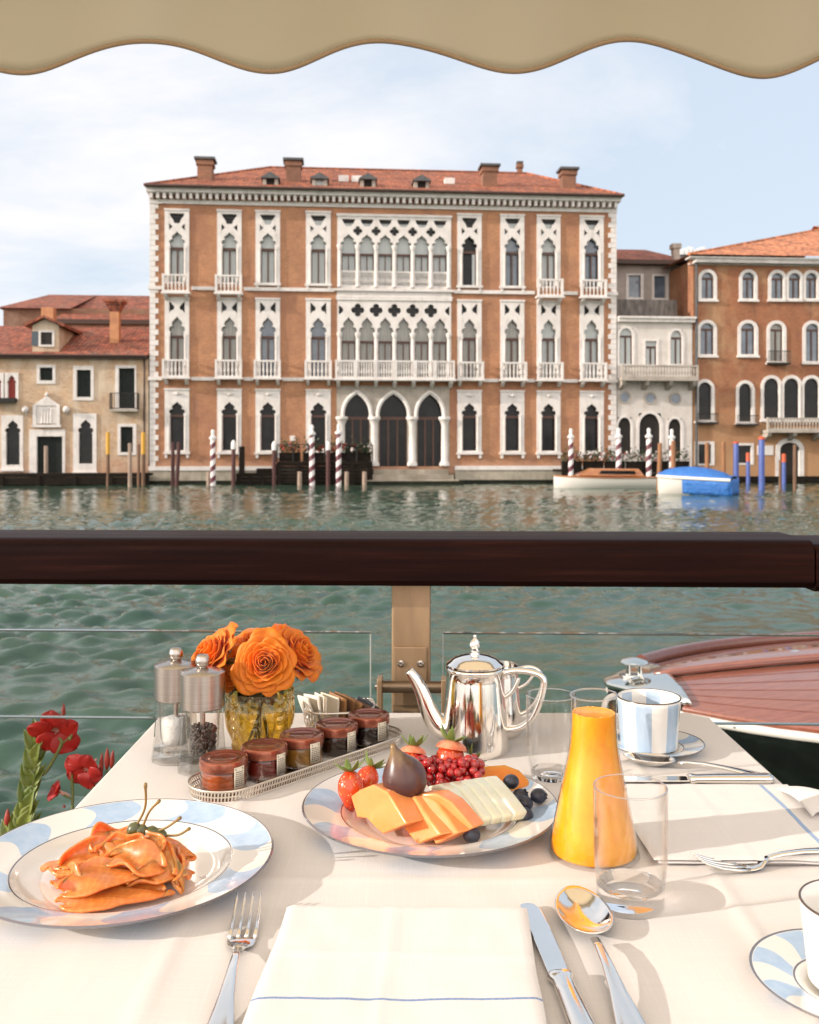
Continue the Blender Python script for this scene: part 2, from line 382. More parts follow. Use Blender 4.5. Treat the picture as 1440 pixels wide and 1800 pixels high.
# ------------------------------------------------------------------ the palazzo
pal = thing('palazzo', 'large symmetrical three storey red brick gothic palazzo with white stone windows and tall chimneys', 'palace', FO, FA)
U1 = F(1082, 700)[0]; VT = F(265, 345)[1]
holes = []; openings = []
DEF = []
for c0, c1 in ((290,333),(382,425),(449.5,492.5),(538,581.5),(804,846.5),(879.5,921.5),(943.5,985),(1019,1061)):
    DEF.append((c0, c1))
CURT = [  # panes per column: top floor, middle floor
    ('c','c','c','c','k','b','c','b'), ('m','m','b','b','m','m','c','c')]
PM = dict(c=m_pane_cur, m=m_pane_mid, b=m_pane_blue, k=m_pane_dark)
win_specs = []
for i, (c0, c1) in enumerate(DEF):
    k = .012*(c0-290)
    for fl in (3, 2, 1):
        y0, y1 = {3: (367.5+k*1.35, 499+k), 2: (522.8+k*.7, 664+k*.55), 1: (683+k*.5, 796.5+k*.1)}[fl]
        u0, u1, v0, v1 = FR(c0, y0, c1, y1); win_specs.append((fl, i, u0, u1, v0, v1)); holes.append((u0+.03, u1-.03, v0+.03, v1-.03))
lg = {}
for fl, (y0, y1) in ((3, (377.5, 510)), (2, (525, 668))):
    lg[fl] = FR(593, y0, 793, y1); u0, u1, v0, v1 = lg[fl]; holes.append((u0+.05, u1-.05, v0+.05, v1-.05))
pt = FR(592, 678, 790, 819); holes.append((pt[0]+.05, pt[1]-.05, pt[2]-.02, pt[3]-.05))
w = MB(); shell(w, 0, U1, .55, VT+.12, 16, holes); w.build('wall', m_brick, pal)
w = MB(); w.box(.3, U1-.3, .9, 1.0, .6, VT-.3); w.build('interior_backing', m_interior, pal)

def win_frame(fl, u0, u1, v0, v1):
    W = u1-u0; H = v1-v0; uc = (u0+u1)/2; hw = W*.285; t = lambda f: v1 - f*H; hs = []
    if fl == 3:
        op = opening(uc, hw, t(.975), t(.475), t(.30)); hs.append(op)
        hs.append([(uc-hw*1.1, t(.055)), (uc+hw*1.1, t(.055)), (uc+hw*.95, t(.095)), (uc+hw*.58, t(.14)), (uc+hw*.38, t(.19)), (uc-hw*.38, t(.19)), (uc-hw*.58, t(.14)), (uc-hw*.95, t(.095))])
        for s in (-1, 1): hs.append([(uc+s*hw*1.14, t(.19)), (uc+s*hw*.6, t(.235)), (uc+s*hw*1.14, t(.285))][::s])
        va, vsp = t(.30), t(.52)
    elif fl == 2:
        op = opening(uc, hw, t(.975), t(.44), t(.235)); hs.append(op)
        for s in (-1, 1): hs.append([(uc+s*hw*1.12, t(.045)), (uc+s*hw*.75, t(.075)), (uc+s*hw*.35, t(.115)), (uc+s*hw*.45, t(.15)), (uc+s*hw*.85, t(.165)), (uc+s*hw*1.12, t(.195))][::s])
        va, vsp = t(.235), t(.485)
    else:
        op = opening(uc, hw, t(.955), t(.40), t(.20)); hs.append(op); va, vsp = t(.20), t(.42)
    return uc, hw, hs, va, vsp
for fl, i, u0, u1, v0, v1 in win_specs:
    uc, hw, hs, va, vsp = win_frame(fl, u0, u1, v0, v1); f = MB()
    f.plate([(u0,v0),(u1,v0),(u1,v1),(u0,v1)], hs, -.07, .16)
    f.box(u0-.03, u1+.03, -.12, .0, v1-.09, v1+.02)
    for s in (-1, 1):                                        # colonnettes with capitals beside the opening
        f.box(uc+s*hw*1.2-.09, uc+s*hw*1.2+.09, -.13, -.06, vsp-.03, vsp+.14)
        f.tube([(uc+s*hw*1.18, -.09, v0+.1), (uc+s*hw*1.18, -.09, vsp)], .05, 6)
    bal = fl == 2 or (fl == 3 and i in (0,1,6,7))
    if not bal:
        f.box(u0-.06, u1+.06, -.2, 0, v0-.06, v0+.07)
        for s in (u0+.02, u1-.16): f.box(s, s+.14, -.16, 0, v0-.28, v0-.06)
    if fl == 1:                                              # little carved keystone in the panel above
        f.tube([(uc-.22,-.09,v1-.28),(uc,-.10,v1-.36),(uc+.22,-.09,v1-.28)], .05, 6); f.ball((uc,-.09,v1-.3), .11, 8, 6)
    fr = f.build('window', m_stone, pal)
    if fl == 1: pm = m_pane_dark
    else: pm = PM[CURT[3-fl][i]]
    p = MB(); p.box(u0+.06, u1-.06, .30, .32, v0+.04, va+.05); p.build('pane', pm, fr)
    p = MB(); p.box(u0+.06, u1-.06, .26, .28, va+.06, v1-.04)
    p.build('pane', m_pane_dark if fl < 3 or i in (0,1,4) else m_pane_cur, fr)  # dark upper pane puts shade into the tracery openings by colour
    if fl == 3: p = MB(); p.box(u0+.07, u1-.07, .20, .22, v1-.46, v1-.05); p.build('blind_shade', m_pane_dark, fr)
    s = MB(); s.box(uc-hw*1.05, uc+hw*1.05, .12, .18, vsp-.07, vsp+.07)
    if fl > 1 and not (fl == 3 and i == 4):
        s.box(uc-.045, uc+.045, .122, .178, v0+.1, vsp-.07)
    for q_ in (-1, 1): s.box(uc+q_*hw*.98-.04, uc+q_*hw*.98+.04, .124, .176, v0+.1, vsp-.07)
    s.build('sash', m_wood_sash, fr)
    if fl == 3 and i == 4: p = MB(); p.box(uc+hw*.45, uc+hw*.9, .17, .188, v0+.1, vsp-.1); p.build('curtain', m_pane_cur, fr)
    if bal:
        b = MB(); vb = v0 - (0 if fl == 2 else .55); vt = vb + 1.0
        b.box(u0-.12, u1+.12, -.62, -.12, vb-.1, vb); balusters(b, u0-.06, u1+.06, vb, vt, -.58, -.46, 7)
        for s_ in (u0-.02, u1-.10): b.box(s_, s_+.12, -.46, -.13, vt-.12, vt); b.box(s_, s_+.12, -.46, -.13, vb, vb+.08)
        for s_ in (u0+.03, u1-.2): b.prism([(s_,-.6,vb-.1),(s_,-.02,vb-.1),(s_,-.02,vb-.42),(s_,-.2,vb-.4),(s_,-.5,vb-.22)], (.17,0,0))
        b.build('balcony', m_stone, fr)
# loggias
cols_px = [596, 627.5, 659.7, 692, 723.8, 756, 789]
for fl in (3, 2):
    u0, u1, v0, v1 = lg[fl]; H = v1-v0; hs = []; f = MB(); n = 6; bw = (u1-u0-.24)/n; ucs = [u0+.12 + bw*(k+.5) for k in range(n)]
    if fl == 3: vsp, va, vo = v1-H*.43, v1-H*.26, v0+.12
    else: vsp, va, vo = v1-H*.44, v1-H*.225, v0+.1
    for uc in ucs: hs.append(opening(uc, bw*.385, vo, vsp, va))
    if fl == 3:
        for k in range(n-1): hs.append(quatrefoil(u0+.12+bw*(k+1), v1-H*.215, .27))
        for uc in ucs:
            hs.append([(uc-bw*.36, v1-H*.055), (uc+bw*.36, v1-H*.055), (uc+bw*.3, v1-H*.1), (uc+bw*.13, v1-H*.155), (uc-bw*.13, v1-H*.155), (uc-bw*.3, v1-H*.1)])
    else:
        for k in range(n-1): hs.append(quatrefoil(u0+.12+bw*(k+1), v1-H*.14, .38))
        for s, uu in ((1, u0+.09), (-1, u1-.09)): hs.append([(uu, v1-H*.08), (uu+s*.2, v1-H*.11), (uu+s*.28, v1-H*.14), (uu+s*.2, v1-H*.17), (uu, v1-H*.2)][::-s])
    f.plate([(u0,v0),(u1,v0),(u1,v1),(u0,v1)], hs, -.06, .16)
    f.box(u0-.05, u1+.05, -.13, 0, v1-.08, v1+.06)
    for k in range(n+1):
        u = u0+.12+bw*k
        f.lathe([(.13, v0+.1), (.10, v0+.25), (.085, vsp-.25), (.13, vsp-.15), (.17, vsp), (.17, vsp+.08)], 10, (min(max(u, u0+.14), u1-.14), -.1, 0))
    fr = f.build('loggia', m_stone, pal)
    p = MB(); p.box(u0+.1, u1-.1, .30, .32, v0+.08, va+.05); p.build('pane', m_pane_cur if fl == 3 else m_pane_mid, fr)
    p = MB(); p.box(u0+.1, u1-.1, .26, .28, va+.06, v1-.08); p.build('pane', m_pane_cur if fl == 3 else m_pane_dark, fr)  # middle floor: shade behind the tracery painted as a dark pane
    if fl == 3:
        p = MB(); p.box(u0+.11, u1-.11, .20, .22, v1-.42, v1-.09); p.build('blind_shade', m_pane_dark, fr)
        p = MB(); p.box(u0+.11, u1-.11, .20, .22, v1-H*.255, v1-H*.175); p.build('blind_shade', m_pane_dark, fr)  # dark strip, shade of the quatrefoil openings put in by colour
    s = MB()
    for uc in ucs:
        s.box(uc-bw*.4, uc+bw*.4, .12, .18, vsp-.42-.06, vsp-.42+.06)
        for q_ in (-.36, 0, .36): s.box(uc+q_*bw-.03, uc+q_*bw+.03, .122, .178, v0+.1, vsp-.48)
    s.build('sash', m_wood_sash, fr)
    b = MB()
    if fl == 3:
        for k in range(n): balusters(b, ucs[k]-bw*.4, ucs[k]+bw*.4, v0+.1, v0+1.05, -.05, .07, 7, False)
    else:
        b.box(u0-.2, u1+.2, -.85, -.07, v0-.1, v0)
        for k in range(n): balusters(b, u0-.12+(u1-u0+.24)*k/n, u0-.12+(u1-u0+.24)*(k+1)/n, v0, v0+1.05, -.8, -.66, 8)
        for k in range(n+1):
            s_ = u0-.05 + (u1-u0-.12)*k/n; b.prism([(s_,-.82,v0-.1),(s_,-.02,v0-.1),(s_,-.02,v0-.5),(s_,-.3,v0-.46),(s_,-.7,v0-.25)], (.2,0,0))
    b.build('balustrade', m_stone, fr)
# stone panel with shields between the loggias
f = MB(); a3, a2 = lg[3], lg[2]; f.box(a3[0]-.02, a3[1]+.02, -.05, .1, a2[3]+.062, a3[2]-.002)
f.box(a3[0]-.15, a3[1]+.15, -.2, -.05, a3[2]-.14, a3[2]-.005); f.box(a3[0]-.08, a3[1]+.08, -.12, -.052, a2[3]+.07, a2[3]+.16); f.build('stone_panel', m_stone, pal)
# water portico of three pointed arches
u0, u1, v0, v1 = pt; f = MB(); hs = []; arcs = []
vsp = F(640, 735)[1]; va = F(640, 692)[1]
for a, b in ((604.5,650),(666,716.5),(733,778)):
    ua, ub = F(a, 750)[0], F(b, 750)[0]; arcs.append(((ua+ub)/2, (ub-ua)/2)); hs.append(opening((ua+ub)/2, (ub-ua)/2, v0+.0, vsp, va, POINT))
op = [(u0, v1), (u0, v0)]
for uc, hw in arcs: op += [(uc-hw, v0)] + [(uc-hw*x, vsp+(va-vsp)*y) for x, y in POINT] + [(uc+hw*x, vsp+(va-vsp)*y) for x, y in POINT[:-1]][::-1] + [(uc+hw, v0)]
op += [(u1, v0), (u1, v1)]
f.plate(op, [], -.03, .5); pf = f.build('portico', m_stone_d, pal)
f = MB()
for uc, hw in arcs:
    pts = [(uc-hw*1.1*x, -.06, vsp+(va-vsp)*1.07*y) for x, y in POINT] + [(uc+hw*1.1*x, -.06, vsp+(va-vsp)*1.07*y) for x, y in POINT[:-1]][::-1]
    f.tube(pts, .13, 6)
f.build('arch_moulding', m_stone, pf)
for k, uu in enumerate((arcs[0][0]-arcs[0][1]-.12, (arcs[0][0]+arcs[0][1]+arcs[1][0]-arcs[1][1])/2, (arcs[1][0]+arcs[1][1]+arcs[2][0]-arcs[2][1])/2, arcs[2][0]+arcs[2][1]+.12)):
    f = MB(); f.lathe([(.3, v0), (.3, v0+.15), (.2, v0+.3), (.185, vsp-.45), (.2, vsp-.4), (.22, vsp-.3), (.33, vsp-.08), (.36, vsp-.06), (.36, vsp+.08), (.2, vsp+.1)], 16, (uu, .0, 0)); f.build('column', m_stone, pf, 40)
g = MB()
for uc, hw in arcs: g.box(uc-hw*1.02, uc+hw*1.02, .42, .44, v0, va+.1)
g.build('pane', m_pane_dark, pf)
g = MB()
for uc, hw in arcs:
    g.box(uc-hw, uc+hw, .34, .41, vsp-.09, vsp+.09)
    for q_ in (-.95, -.32, .32, .95): g.box(uc+q_*hw-.05, uc+q_*hw+.05, .345, .405, v0, vsp-.09)
g.build('sash', m_wood_sash, pf)
m_weed = mat('black weed on wet stone', (.008,.009,.006), .6, c2=(.018,.02,.009), scale=2, spec=.2)
# string courses, plinth, quoins, cornice
f = MB()
for y_, y2 in ((514, 520.5), (667.5, 673.5)):
    pass
v_a = F(265, 509)[1]; v_b = F(265, 666)[1]
segs3 = sorted([(s[2], s[3]) for s in win_specs if s[0] == 2]); 
def course(v, hgt, proud, gaps):
    x = -.12; out = []
    for a, b in sorted(gaps) + [(U1+.12, U1+.12)]:
        if a > x: out.append(MB().box(x, a, -proud, -.002, v, v+hgt))
        x = b
    return out
for cpiece in course(v_a, .2, .13, [(lg[3][0]-.16, lg[3][1]+.16)] + [(s[2]-.13, s[3]+.13) for s in win_specs if s[0] == 3 and s[1] in (0,1,6,7)]): cpiece.build('string_course', m_stone, pal)
for cpiece in course(v_b-.08, .2, .13, [(lg[2][0]-.21, lg[2][1]+.21)] + [(s[2]-.13, s[3]+.13) for s in win_specs if s[0] == 2]): cpiece.build('string_course', m_stone, pal)
m_wet = stone_mat('water stained stone', (.42,.37,.29), (.29,.25,.19), (.10,.10,.06))
for a, b in ((-.1, pt[0]-.3), (pt[1]+.3, U1+.1)):
    f = MB(); f.box(a, b, -.16, .1, .78, 1.02); pq = f.build('plinth', m_stone, pal)
    f = MB(); f.box(a+.03, b-.03, -.1, .1, .2, .778); f.build('footing', m_wet, pq); f = MB(); f.box(a+.02, b-.02, -.12, .1, -.4, .197); f.build('wet_footing', m_weed, pq)
for s, uu in ((1, 0), (-1, U1)):
    f = MB(); v = 1.02; k = 0
    while v < VT-.5:
        ln = .44 if k % 2 else .27; a, b = sorted((uu - s*.05, uu + s*ln)); f.box(a, b, -.06, .02 if k else .02, v+.008, v+.292); 
        v += .3; k += 1
    a, b = sorted((uu - s*.048, uu + s*.02)); f.box(a, b, .02, .55, 1.02, VT-.5); f.build('quoins', m_stone, pal)
f = MB(); f.box(-.07, U1+.07, -.12, -.004, VT-.42, VT-.2); n = 74
for k in range(n):
    u = -.08 + (U1+.16)*(k+.5)/n; f.box(u-.085, u+.085, -.5, -.005, VT-.2, VT+.12)
f.box(-.14, U1+.16, -.62, .6, VT+.12, VT+.3); f.box(-.16, U1+.2, -.75, .6, VT+.3, VT+.4)
for k in range(34):
    y = .1 + k*.46
    for uu in (-.12, U1+.0): f.box(uu, uu+.12, y, y+.2, VT-.2, VT+.12)
f.box(-.14, -.002, .6, 16, VT+.12, VT+.4); f.box(U1+.002, U1+.16, .6, 16, VT+.12, VT+.4)
f.build('cornice', m_stone, pal)
rz0 = VT+.42; DR = 8.6; rr = F(700, 300, DR)[1]; ra = F(474, 299, DR)[0]; rb = F(926, 306, DR)[0]
f = MB(); e0, e1 = -.17, U1+.22
f.add([(e0,-.85,rz0),(e1,-.85,rz0),(e1,18,rz0),(e0,18,rz0),(ra,DR,rr),(rb,DR,rr)], [(0,1,5,4),(1,2,5),(2,3,4,5),(3,0,4)])
f.add([(e0,-.85,rz0-.08),(e1,-.85,rz0-.08),(e1,18,rz0-.08),(e0,18,rz0-.08)], [(3,2,1,0)]); 
for a, b in (((e0,-.85,rz0),(ra,DR,rr)), ((e1,-.85,rz0),(rb,DR,rr)), ((ra,DR,rr),(rb,DR,rr))): f.tube([a, b], .11, 6)
roof = f.build('roof', m_roof, pal)
g = MB(); g.tube([(e0, -.9, rz0-.03), (e1, -.9, rz0-.03)], .085, 8); g.build('gutter', m_gutter, roof)
def roof_z(y): return rz0 + (rr-rz0)*(y+.85)/(DR+.85)
m_chim = brick_mat('chimney brick', (.31,.13,.07), (.22,.09,.055), (.28,.18,.12), stain=(.14,.075,.05), stain_lo=.42)
for i, (cx_, yt, wd, yb) in enumerate(((360,277,25,1.6),(515.7,279,25,1.6),(862,289,25,1.6),(1001,295,24,1.6),(914.5,284,8.5,10.5))):
    d_ = 57 + yb; u = F(cx_, 300, yb)[0]; v = F(cx_, yt, yb)[1]; hw = wd*d_/FPX/2; z0 = min(roof_z(min(yb, DR)), v-1) - .8
    f = MB(); f.box(u-hw, u+hw, yb, yb+2*hw, z0, v-.42); f.box(u-hw-.07, u+hw+.07, yb-.07, yb+2*hw+.07, v-.42, v-.2); f.box(u-hw-.02, u+hw+.02, yb-.02, yb+2*hw+.02, v-.2, v-.1)
    c = f.build('chimney', m_chim, roof)
    g = MB(); e_ = .17 if i < 4 else .05; g.box(u-hw-e_, u+hw+e_, yb-e_, yb+2*hw+e_, v-.1, v+.03); g.build('chimney_cap', m_lead, roof)
for cx_, yt, yb_, pale_pane in ((475.5,304,329,0),(562,305,331,1),(647,306,333,0),(741.5,309,335,0)):
    w0 = .35; u, v = F(cx_, yt, w0); vb = roof_z(w0)-.15; hw = .30; f = MB()
    f.box(u-hw-.14, u-hw+.06, w0, w0+2.4, vb, v-.3); f.box(u+hw-.06, u+hw+.14, w0, w0+2.4, vb, v-.3); dm = f.build('dormer', m_stone_d, roof)
    g = MB(); g.prism([(u-hw-.24, w0-.2, v-.34), (u+hw+.24, w0-.2, v-.34), (u+hw+.24, w0-.2, v-.28), (u, w0-.2, v+.03), (u-hw-.24, w0-.2, v-.28)], (0, 2.8, 0)); 
    d2 = f and g.build('dormer_roof', m_lead, roof)
    g = MB(); g.box(u-hw+.06, u+hw-.06, w0+.15, w0+.2, vb, v-.32); g.build('dormer_pane', m_pane_cur if pale_pane else m_interior, roof)  # one dormer has a pale pane, the others a dark one
for cx_, cy_ in ((604, 318), (627, 310), (790, 327)):        # pale skylight flaps and flashings on the tiles
    w0 = 2.6; u, v = F(cx_, cy_, w0); f = MB(); f.box(u-.3, u+.3, w0-.3, w0+.3, roof_z(w0)-.1, roof_z(w0)+.28); f.build('skylight', m_stone, roof)
# steps down to the canal
f = MB(); ua, ub = F(655, 830)[0], F(785, 830)[0]
for k in range(3): f.box(ua-.25*k, ub+.25*k, -1.0-.45*k, -.95 if k == 0 else -1.0-.45*(k-1), -.5, .82-.28*k)
f.box(ua, ub, -.95, .5, -.5, .823)
g = MB(); g.box(ua-.75, ub+.75, -2.0, -1.92, -.5, .2); g.build('wet_step', m_weed, pal)
f.build('steps', mat('worn stone steps', (.42,.36,.29), .9, c2=(.25,.22,.16), scale=1.3, detail=8), pal, bevel=.02)

# ------------------------------------------------------------------ quay line under all the houses
f = MB(); f.box(-40, -.12, .15, 30, -.6, .42); f.box(-.12, U1+.12, .15, 30, -.6, .5); f.box(U1+.12, 60, .15, 30, -.6, .45)
q_ = f.build('quay', mat('quay stone', (.05,.042,.032), .9, c2=(.022,.02,.015), scale=.9, detail=8), None); q_.location = FO; q_.rotation_euler = (0, 0, FA); tag(q_, kind='structure')

def rect_window(parent, px0, py0, px1, py1, opn, pane, w=0.0, frame=m_stone, sill=True, proud=.05, prof=None, bars=False, sash=m_wood_sash, vspx=None):
    """window with a stone surround: outer pixel rect, opening pixel rect; prof makes an arched head"""
    u0, u1, v0, v1 = FR(px0, py0, px1, py1, w); a0, a1, b0, b1 = FR(*opn[:4], w); f = MB(); uc = (a0+a1)/2; hw = (a1-a0)/2
    if prof is None:
        f.plate([(u0,v0),(u1,v0),(u1,v1),(u0,v1)], [[(a0,b0),(a1,b0),(a1,b1),(a0,b1)]], w-proud, w+.14)
    else:
        vsp = F(px0, vspx, w)[1]; rim = (a0-u0)
        inner = opening(uc, hw, b0, vsp, b1, prof); 
        if prof is ARCH: outer = [(u0,v0),(u1,v0),(u1,v1),(u0,v1)]
        else: outer = opening(uc, hw+rim, v0, vsp, b1+rim, prof)
        f.plate(outer, [inner], w-proud, w+.14)
    if sill: f.box(u0-.06, u1+.06, w-proud-.1, w-.002, v0-.1, v0+.02)
    o = f.build('window', frame, parent)
    p = MB(); p.box(a0-.05, a1+.05, w+.15, w+.17, b0-.03, b1+.03); p.build('pane', pane, o)
    if bars:
        s = MB(); vt = F(px0, vspx, w)[1] if vspx else b1-.5
        s.box(a0, a1, w+.1, w+.145, vt-.06, vt+.06); s.box(uc-.045, uc+.045, w+.102, w+.143, b0, vt-.06); s.box(uc-.03, uc+.03, w+.102, w+.143, vt+.06, b1) if bars == 2 else None
        for q in (a0, a1-.07): s.box(q, q+.07, w+.104, w+.141, b0, vt-.06)
        s.build('sash', sash, o)
    return o, (u0, u1, v0, v1), (a0, a1, b0, b1)
def hole_of(px0, py0, px1, py1, w=0.0):
    u0, u1, v0, v1 = FR(px0, py0, px1, py1, w); return (u0-.02, u1+.02, v0-.02, v1+.02)

# ------------------------------------------------------------------ house on the left
lh = thing('brick_house', 'low ochre brick house with terracotta roof, dormer and yellow chimney left of the palazzo', 'house', FO, FA)
UL0, UL1 = -24.0, -.12; VE = F(130, 629)[1]
LW = [((65,641,98,675), (70,646,93,669), m_shut_g), ((129,643,165,704), (135,650,160,698), m_shut_g), ((203,642,240,720), (209,647,237,718), m_shut_g), ((207,745,240,800), (212,750,234,795), m_shut_g)]
GW = [((3,730,41,825), (11,738,35,817), 762), ((129,727,170,830), (139,737,163,815), 762)]
dr = ((52,755,115,838), (65,767,110,838))
holes = [hole_of(*o) for _, o, _ in LW] + [hole_of(*o) for _, o, _ in GW] + [hole_of(*dr[1])] + [hole_of(-34,660,28,703)]
f = MB(); shell(f, UL0, UL1, .3, VE, 10, holes); f.build('wall', m_brick_old, lh)
f = MB(); f.box(UL0+.3, UL1-.3, .5, .6, .5, VE-.2); f.build('interior_backing', m_interior, lh)
for a, o, pm in LW: rect_window(lh, *a, o, pm, sill=False)
for a, o, vp in GW: rect_window(lh, *a, o, m_pane_dark, prof=ARCH, vspx=vp, sill=True)
for a, b in ((-30,-18),(-12,2),(14,28)):
    rect_window(lh, a-5, 655, b+5, 703, (a, 659, b, 702), m_shut_r, prof=ARCH, vspx=675, sill=False)
f = MB(); u0, u1, v0, v1 = FR(-40, 703, 31, 708); f.box(u0, u1, -.5, -.08, v0, v1+.1); f.build('sill_box', m_iron, lh)
o, _, (a0, a1, b0, b1) = rect_window(lh, *dr[0], dr[1], m_shut_g, sill=False, frame=m_stone); 
o.name = 'door'
# relief shrine over the door
f = MB(); u0, u1, v0, v1 = FR(62, 713, 104, 745); uc = (u0+u1)/2
f.box(u0, u1, -.08, -.002, v0, v1); f.prism([(u0-.1,-.14,v1),(u1+.1,-.14,v1),(uc,-.14,v1+.55)], (0,.138,0)); f.lathe([(.05,v1+.5),(.12,v1+.6),(.03,v1+.75)], 8, (uc,-.08,0))
for s in (u0-.08, u1-.1): f.box(s, s+.18, -.18, -.081, v0-.05, v1)
f.box(u0-.14, u1+.14, -.2, -.002, v0-.2, v0-.05)
for k, x in enumerate((-.3,-.1,.1,.3)): f.lathe([(.10, v0+.02), (.075, v0+.45), (.09, v0+.6), (.055, v0+.72), (.07, v0+.8), (.02, v0+.9)], 8, (uc+x*.8, -.1, 0))
f.build('shrine_relief', m_stone, lh, 40)
for px in (46, 118):
    f = MB(); u, v = F(px, 720); f.ball((u,-.15,v), .2, 8, 6); f.prism([(u-.15,-.3,v+.05),(u+.15,-.3,v+.05),(u,-.02,v-.35)], (0,.28,0)); f.build('corbel_stone', m_stone, lh, 50)
f = MB(); u0, u1, v0, v1 = FR(197, 692, 245, 722)            # iron balcony
f.box(u0, u1, -.6, -.06, v0-.06, v0+.06); 
b = f.build('balcony', m_stone_d, lh)
g = MB()
for a, c in (((u0,-.58),(u1,-.58)), ((u0,-.06),(u0,-.58)), ((u1,-.58),(u1,-.06))):
    for vv in (v1, v0+.12): g.tube([(a[0],a[1],vv),(c[0],c[1],vv)], .022, 5)
    L = math.hypot(c[0]-a[0], c[1]-a[1]); k = int(L/.13)
    for j in range(k+1): x = a[0]+(c[0]-a[0])*j/k; y = a[1]+(c[1]-a[1])*j/k; g.tube([(x,y,v0+.06),(x,y,v1)], .012, 4)
g.build('railing', m_iron, b)
f = MB(); f.box(UL0, UL1-.05, -.35, .15, VE-.06, VE+.1); f.tube([(UL0,-.4,VE+.1),(UL1-.05,-.4,VE+.1)], .08, 6)
f.tube([(UL1-.22,-.1,VE),(UL1-.22,-.1,.5)], .06, 6); f.build('gutter', m_gutter, lh)
VR = F(130, 574, 5.0)[1]
f = MB(); f.add([(UL0,-.45,VE+.12),(UL1,-.45,VE+.12),(UL1,5,VR),(UL0,5,VR),(UL1,10.5,VE),(UL0,10.5,VE)], [(0,1,2,3),(3,2,4,5)]); f.add([(UL1,-.45,VE+.12),(UL1,5,VR),(UL1,10.5,VE)],[(0,1,2)])
lroof = f.build('roof', m_roof_old, lh)
def lrz(y): return VE+.12 + (VR-VE-.12)*(y+.45)/5.45
u0, u1, v0, v1 = FR(57, 572, 104, 624, .1); uc = (u0+u1)/2; f = MB()
f.box(u0, u1, .1, 4.2, VE, v1); f.prism([(u0,.1,v1),(u1,.1,v1),(uc,.1,v1+.4)], (0,4.0,0)); dm = f.build('dormer', m_brick_old, lroof)
g = MB(); g.prism([(u0-.35,-.25,v1-.1),(uc,-.25,v1+.42),(uc,-.25,v1+.56),(u0-.4,-.25,v1+.06)], (0,5,0)); g.prism([(u1+.35,-.25,v1-.1),(uc,-.25,v1+.42),(uc,-.25,v1+.56),(u1+.4,-.25,v1+.06)], (0,5,0)); g.build('dormer_roof', m_roof_old, lroof)
a0, a1, b0, b1 = FR(72, 584, 92, 606, .05); g = MB(); g.plate([(a0-.12,b0-.12),(a1+.12,b0-.12),(a1+.12,b1+.12),(a0-.12,b1+.12)], [[(a0,b0),(a1,b0),(a1,b1),(a0,b1)]], .02, .098); g.build('dormer_window', m_stone, lroof)
g = MB(); g.box(a0, a1, .07, .095, b0, b1); g.build('dormer_pane', m_interior, lroof); g = MB(); g.box(a0-.5, a0-.12, .03, .08, b0-.05, b1+.05); g.build('shutter', m_shut_b, lroof)
def venetian_chimney(parent, px, yt, yb, wd, w, cap=True, m=m_terra):
    d_ = 56+w; u, vt = F(px, yt, w); vb = F(px, yb, w)[1]; hw = wd*d_/FPX/2; f = MB(); f.box(u-hw, u+hw, w, w+2*hw, vb-.6, vt-(.7 if cap else 0)); c = f.build('chimney', m, parent)
    if cap:
        g = MB(); q = lambda s, z: [(u-s,w+hw-s,z),(u+s,w+hw-s,z),(u+s,w+hw+s,z),(u-s,w+hw+s,z)]
        g.add(q(hw, vt-.7)+q(hw*1.9, vt-.15), [(0,1,5,4),(1,2,6,5),(2,3,7,6),(3,0,4,7),(7,6,5,4)]); g.box(u-hw*1.9-.08, u+hw*1.9+.08, w-hw*.9-.08, w+2.9*hw+.08, vt-.149, vt)
        g.build('chimney_cap', m_roof_old, parent)
    return c
venetian_chimney(lroof, 201, 527, 590, 15, 1.8)
venetian_chimney(lroof, 83, 540, 575, 20, 4.2, False)

# ------------------------------------------------------------------ taller brown house behind it
bh = thing('brick_house', 'plain brown house with wide tiled roofs rising behind the low ochre house', 'house', FO, FA)
w0 = 11; u0, v1 = F(6, 541, w0); uR, vR = F(80, 522, w0+6); f = MB(); shell(f, u0, -.2, .4, v1, 14+w0, [], w0); f.build('wall', m_brick_dk, bh)
vr2 = F(180, 519, w0+7)[1]
f = MB(); f.add([(u0-.3,w0-.4,v1-.05),(F(127,537,w0)[0],w0-.4,v1-.05),(F(127,537,w0)[0],w0+7,vr2),(uR,w0+7,vr2)], [(0,1,2,3)])
f.add([(uR,w0+7,vr2),(0,w0+7,vr2),(0,w0+14.5,v1),(u0,w0+14.5,v1)], [(0,1,2,3)]); f.add([(u0-.3,w0-.4,v1-.05),(uR,w0+7,vr2),(u0,w0+14.5,v1)], [(0,1,2)])
e = F(100, 562, w0-1.5)[1]; f.add([(F(96,562,w0-1.5)[0],w0-1.9,e),(0,w0-1.9,e),(0,w0+7,vr2),(F(127,537,w0)[0],w0+7,vr2)], [(0,1,2,3)])
f.build('roof', m_roof_old, bh)
f = MB(); f.box(F(96,562,w0-1.5)[0]+.2, -.2, w0-1.5, w0, .4, e-.12); f.build('lower_wall', m_brick_old, bh)
f = MB(); f.box(F(96,562,w0-1.5)[0], 0, w0-2.0, w0-1.5, e-.3, e-.02); f.build('eaves', m_gutter, bh)

